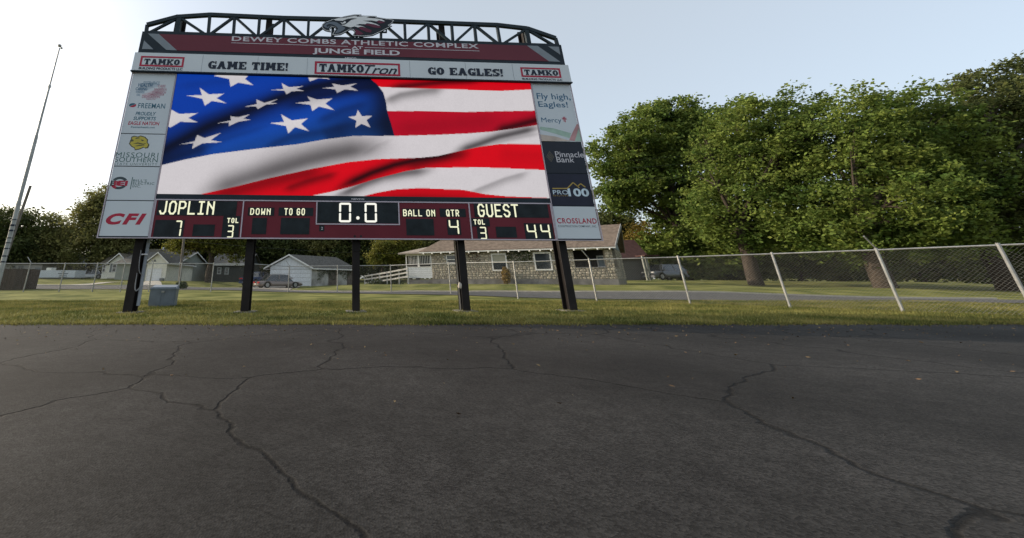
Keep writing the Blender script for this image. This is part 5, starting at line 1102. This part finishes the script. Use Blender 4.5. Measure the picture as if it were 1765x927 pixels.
# pale rag on the fourth post
ru = bp(799, 495); q = BF.P(ru[0]-.02, .62, .28)
mb = MB(); vs = []; fs = []
for i in range(7):
    t = i/6; w2 = .015+.045*math.sin(min(1, t*1.1)*2.6)
    for j in range(8): A = 2*math.pi*j/8; vs.append((q.x+math.cos(A)*w2*(1+.3*math.sin(3*A+i)), q.y+math.sin(A)*w2*.6, q.z+.05+.17*(1-t)+.02*math.sin(2*A)))
    if i: fs += [((i-1)*8+j, (i-1)*8+(j+1) % 8, i*8+(j+1) % 8, i*8+j) for j in range(8)]
rg = mb.add(vs, fs).build('cloth_rag', mat('rag_cloth', (.50, .44, .38), rough=.9), None, smooth=True); tag(rg, 'pale cloth tied to the fourth scoreboard post', 'cloth')

# ------------------------------------------------------------------ trees
M_bark = mat('bark_dark', (.055, .043, .034), rough=.95, var=.3, scale=6, bump=.6, bscale=9)
def leafmat(name, c1, c2, isl=.35): return mat(name, c1, rough=.75, scale=.35, var=.2, color2=c2, island=isl, trans=.38, spec=.25)
LM = {'oak': leafmat('leaf_green', (.085, .145, .026), (.175, .225, .045)), 'dark': leafmat('leaf_dark', (.052, .074, .022), (.105, .122, .036)), 'olive': leafmat('leaf_olive_haze', (.13, .145, .045), (.24, .23, .08)),  # olive and dark leaf colours lifted to stand in for haze at the left
      'gold': leafmat('leaf_gold', (.13, .11, .022), (.21, .155, .032)), 'lit': leafmat('leaf_lit', (.10, .12, .020), (.19, .18, .035))}
def tree(name, base, ell, ncl, per, leaf, cr, lm, label, group=None, trunk_r=.3, limbs=10, fork=.35, seedn=0, lean=(0, 0)):
    """ell: ellipsoids (cx,cy,cz,rx,ry,rz) in world metres"""
    rg_ = np.random.default_rng(seedn+11); root = empty(name, base, label, 'tree', group)
    vol = np.array([e[3]*e[4]*e[5] for e in ell]); vol = vol**.75; idx = rg_.choice(len(ell), ncl, p=vol/vol.sum()); E_ = np.array(ell)[idx]
    q = rg_.normal(size=(ncl, 3)); q /= np.linalg.norm(q, axis=1)[:, None]; rad = rg_.random((ncl, 1))**.38; C_ = E_[:, :3]+q*rad*E_[:, 3:]
    C_[:, 2] = np.maximum(C_[:, 2], base[2]+.4)
    n = ncl*per; off_ = rg_.normal(size=(ncl, per, 3))*cr*rg_.uniform(.55, 1.25, (ncl, 1, 1)); off_[..., 2] *= .62; P_ = (C_[:, None]+off_).reshape(-1, 3)
    a = rg_.normal(size=(n, 3)); a[:, 2] *= .6; a /= np.linalg.norm(a, axis=1)[:, None]; b = rg_.normal(size=(n, 3)); b -= a*(a*b).sum(1)[:, None]; b /= np.linalg.norm(b, axis=1)[:, None]
    s_ = leaf*rg_.uniform(.55, 1.35, (n, 1)); v = np.stack([P_-a*s_, P_-b*s_*.6, P_+a*s_, P_+b*s_*.6], 1).reshape(-1, 3)
    link('crown', np_mesh('crown', v, np.arange(4*n).reshape(-1, 4)), LM[lm], root)
    mb = MB(); B0 = Vector(base); cc = Vector(np.average(np.array(ell)[:, :3], axis=0, weights=vol)); topz = max(e[2]+e[5]*.5 for e in ell)
    f0 = B0+Vector((lean[0]*fork, lean[1]*fork, (topz-B0.z)*fork)); pr = B0-Vector((0, 0, .3)); r0 = trunk_r*1.25
    for k in range(1, 6): p = (B0-Vector((0, 0, .3))).lerp(f0, k/5)+Vector((rg_.normal()*.04, rg_.normal()*.04, 0)); r1 = trunk_r*(1.25-.35*k/5); mb.tube(pr, p, r0, r1, n=9, cap=False); pr = p; r0 = r1
    order = rg_.permutation(ncl)[:limbs]
    for t_i in order:
        tgt = Vector(C_[t_i]); mid = f0.lerp(tgt, .45)+Vector((0, 0, (tgt-f0).length*.12)); rr_ = trunk_r*rg_.uniform(.35, .6); pr = f0-Vector((0, 0, .05)); prr = rr_
        pth = [f0*(1-t)**2+mid*2*t*(1-t)+tgt*t*t for t in np.linspace(0, 1, 7)]
        for k in range(1, 7): r1 = rr_*(1-.15*k); mb.tube(pth[k-1], pth[k], prr, max(r1, .015), n=6, cap=False); prr = max(r1, .015)
        dd = np.linalg.norm(C_-np.array(tgt), axis=1); near = np.argsort(dd)[1:5]
        for m_i in near:
            st_ = pth[4]; q2 = Vector(C_[m_i]); mm = st_.lerp(q2, .5)+Vector((0, 0, .1)); mb.tube(st_, mm, rr_*.35, rr_*.2, n=5, cap=False); mb.tube(mm, q2, rr_*.2, .012, n=5, cap=False)
    mb.build('trunk', M_bark, root, smooth=True); return root
def pxe(px, py, D, rx, ry, rd=None):     # ellipse seen in the photo -> ellipsoid
    c = at(px, py, D); k = (c.y*math.cos(PITCH)+(c.z-EYE)*math.sin(PITCH))/F; return (c.x, c.y, c.z, rx*k, (rd if rd else rx*k), ry*k*1.03)
def ptree(name, px, D, ells, ncl, per, leaf, cr, lm, label, group=None, tr=.3, limbs=10, fork=.35, sd=0, lean=(0, 0)):
    x = gx(px, D); return tree(name, (x, D, tz(x, D)), [pxe(a, b, D+(e[0] if e else 0), c_, d) for a, b, c_, d, *e in ells], ncl, per, leaf, cr, lm, label, group, tr, limbs, fork, sd, lean)
# the big tree at the right
ptree('big_tree', 1190, 50, [(1120, 250, 62, 70), (1065, 268, 48, 50), (1160, 215, 48, 44), (1180, 300, 70, 80, 1), (1100, 320, 60, 48), (1215, 240, 55, 62), (1062, 325, 36, 38), (1190, 380, 55, 50, 1), (1150, 425, 60, 28, 2), (1225, 430, 50, 36, -1), (1200, 455, 50, 22, -1)], 1050, 85, .21, .56, 'oak', 'big spreading green tree at the right, its crown beside the scoreboard', tr=.42, limbs=26, fork=.3, sd=1)
gr = 'trees behind the houses'
ptree('shade_tree', 1300, 36, [(1285, 262, 75, 90), (1345, 232, 75, 85), (1270, 350, 80, 70), (1385, 310, 75, 95), (1330, 400, 80, 45)], 640, 95, .15, .5, 'oak', 'tall green tree directly right of the big spreading tree', gr, .45, 18, .3, 2)
ptree('shade_tree', 1520, 30, [(1480, 240, 90, 95), (1560, 235, 80, 90), (1500, 340, 110, 90), (1610, 290, 90, 100), (1480, 400, 90, 50), (1590, 400, 80, 50)], 760, 90, .135, .46, 'oak', 'broad full green tree near the right end of the fence', gr, .5, 18, .3, 3)
ptree('shade_tree', 1730, 30, [(1710, 235, 90, 110), (1790, 200, 90, 110), (1740, 360, 110, 90)], 560, 95, .14, .5, 'dark', 'dark tree at the right edge', gr, .5, 14, .3, 4)
# behind right
ptree('golden_bush_tree', 1112, 56, [(1112, 412, 30, 28), (1135, 430, 22, 24), (1095, 420, 18, 24)], 130, 60, .16, .6, 'gold', 'yellow-olive small tree above the dark roofed house', gr, .15, 8, .3, 5)
ptree('dark_tree', 1170, 60, [(1160, 440, 50, 40), (1200, 420, 45, 50), (1240, 440, 50, 45)], 220, 70, .25, .9, 'dark', 'dark low tree mass behind the parked suv', gr, .3, 8, .3, 6)
ptree('dark_tree', 1055, 62, [(1050, 385, 36, 30), (1030, 420, 40, 40), (1075, 400, 25, 30)], 170, 70, .22, .8, 'dark', 'dark tree rising behind the ridge end of the fieldstone house', gr, .3, 8, .3, 7)
for k, px in enumerate((1280, 1380, 1480, 1590, 1700, 1820)):
    ptree('dark_tree', px, 56, [(px, 440, 60, 46), (px+30, 415, 45, 45)], 150, 60, .28, 1.0, 'dark', ['dark undergrowth tree by the right shade trees, ' + s for s in ('nearest the suv', 'second from the suv', 'third from the suv', 'fourth from the suv', 'fifth from the suv', 'at the far right')][k], gr, .25, 6, .3, 20+k)
# left line of trees
ptree('roadside_tree', 22, 64, [(10, 400, 42, 44), (40, 395, 26, 38), (-20, 410, 40, 50), (55, 430, 26, 36), (30, 440, 45, 30)], 330, 75, .22, .75, 'dark', 'dark leafy tree behind the wooden pole at far left', gr, .3, 12, .3, 8)
ptree('roadside_tree', 88, 66, [(92, 398, 26, 26), (72, 420, 22, 36), (105, 420, 30, 38), (85, 445, 30, 22)], 240, 75, .2, .75, 'olive', 'olive mid-height tree behind the white trailer', gr, .3, 10, .3, 9)
ptree('roadside_tree', 150, 64, [(140, 392, 26, 34), (165, 372, 28, 40), (190, 355, 30, 40), (150, 430, 34, 34), (185, 410, 40, 44), (215, 400, 36, 60)], 460, 75, .2, .8, 'olive', 'tall olive tree rising against the left edge of the scoreboard', gr, .4, 16, .3, 10)
ptree('roadside_tree', 260, 72, [(235, 400, 36, 40), (270, 395, 40, 40), (310, 400, 40, 36)], 230, 70, .26, .9, 'dark', 'dark tree above the roof of the cream house', gr, .3, 8, .3, 11)
ptree('yard_tree', 360, 50, [(345, 408, 42, 22), (312, 424, 24, 16), (395, 412, 36, 26), (375, 385, 46, 26), (325, 395, 30, 22), (408, 432, 18, 16)], 260, 80, .15, .55, 'lit', 'sunlit yard tree with a forked trunk right of the garage house', None, .36, 14, .42, 12)
for k, (px, a, b) in enumerate([(350, 410, 40), (430, 402, 44), (490, 405, 44), (550, 402, 42), (610, 408, 44), (665, 410, 42), (720, 405, 44), (790, 395, 44), (860, 390, 44), (930, 390, 44), (1000, 395, 40)]):
    n_ = 'dark tree in the row behind the houses, ' + ['above the yard tree', 'above the blue pickup', 'left of the garage peak', 'above the garage ridge', 'behind the centre scoreboard post', 'above the wooden rail fence', 'above the enclosed porch', 'behind the left roof end', 'behind the middle of the brown roof', 'behind the right half of the brown roof', 'behind the right roof ridge'][k]
    ptree('dark_tree', px, 76, [(px, a, 42, b), (px+22, a+30, 36, 36), (px-20, a+38, 36, 34)], 210, 65, .27, .9, 'dark' if k % 3 else 'olive' if k in (3, 6) else 'dark', n_, gr, .3, 6, .3, 30+k)
ptree('roadside_tree', 660, 60, [(672, 430, 26, 20), (700, 425, 26, 22), (650, 440, 20, 18)], 110, 70, .17, .6, 'lit', 'brighter green tree just left of the enclosed porch', gr, .2, 6, .4, 60)
# far wood closing the horizon
def wood():
    n = 90000; ang = rng.uniform(-1.15, 1.15, n); d = rng.uniform(92, 120, n); x = np.sin(ang)*d*1.5; y = 92+rng.random(n)*20; h = 7+2.5*np.sin(x*.11)+2*np.sin(x*.31+1)+1.2*np.sin(x*.8)
    z = 1+h*rng.random(n)**.7; P_ = np.stack([x, y, z], -1)
    o = leafcloud('far_wood', lambda n_: P_, n, .42, LM['dark']); tag(o, 'dark distant woodland closing the view behind the houses', 'trees', kind='stuff')
wood()
# ivy and weeds at the garage and rail fence
c_ = at(665, 487, 43); w1 = empty('weed_patch', (c_.x, 43, tz(c_.x, 43)), 'tangled weeds growing under the wooden rail fence', 'weeds'); leafcloud('foliage', blob_pts((c_.x, 43.2, tz(c_.x, 43)+.15), 2.0, .4, .45), 1800, .08, M_vine, w1)
c_ = at(590, 480, 54); w1 = empty('ivy_growth', (c_.x, 54, tz(c_.x, 54)), 'dark ivy hanging on the side wall of the white garage', 'ivy')
def ivp(n):
    a0 = fs4.hit(546, 475)[0]; a1 = fs4.hit(604, 475)[0]; a = rng.uniform(a0, a1, n); z = zg+2.1-1.5*rng.random(n)**2*(.4+.6*np.sin(a*1.3)**2); return np.array([tuple(fs4.P(x, y, -.12+.05*rng.standard_normal())) for x, y in zip(a, z)])
leafcloud('foliage', ivp, 900, .09, M_vine, w1)
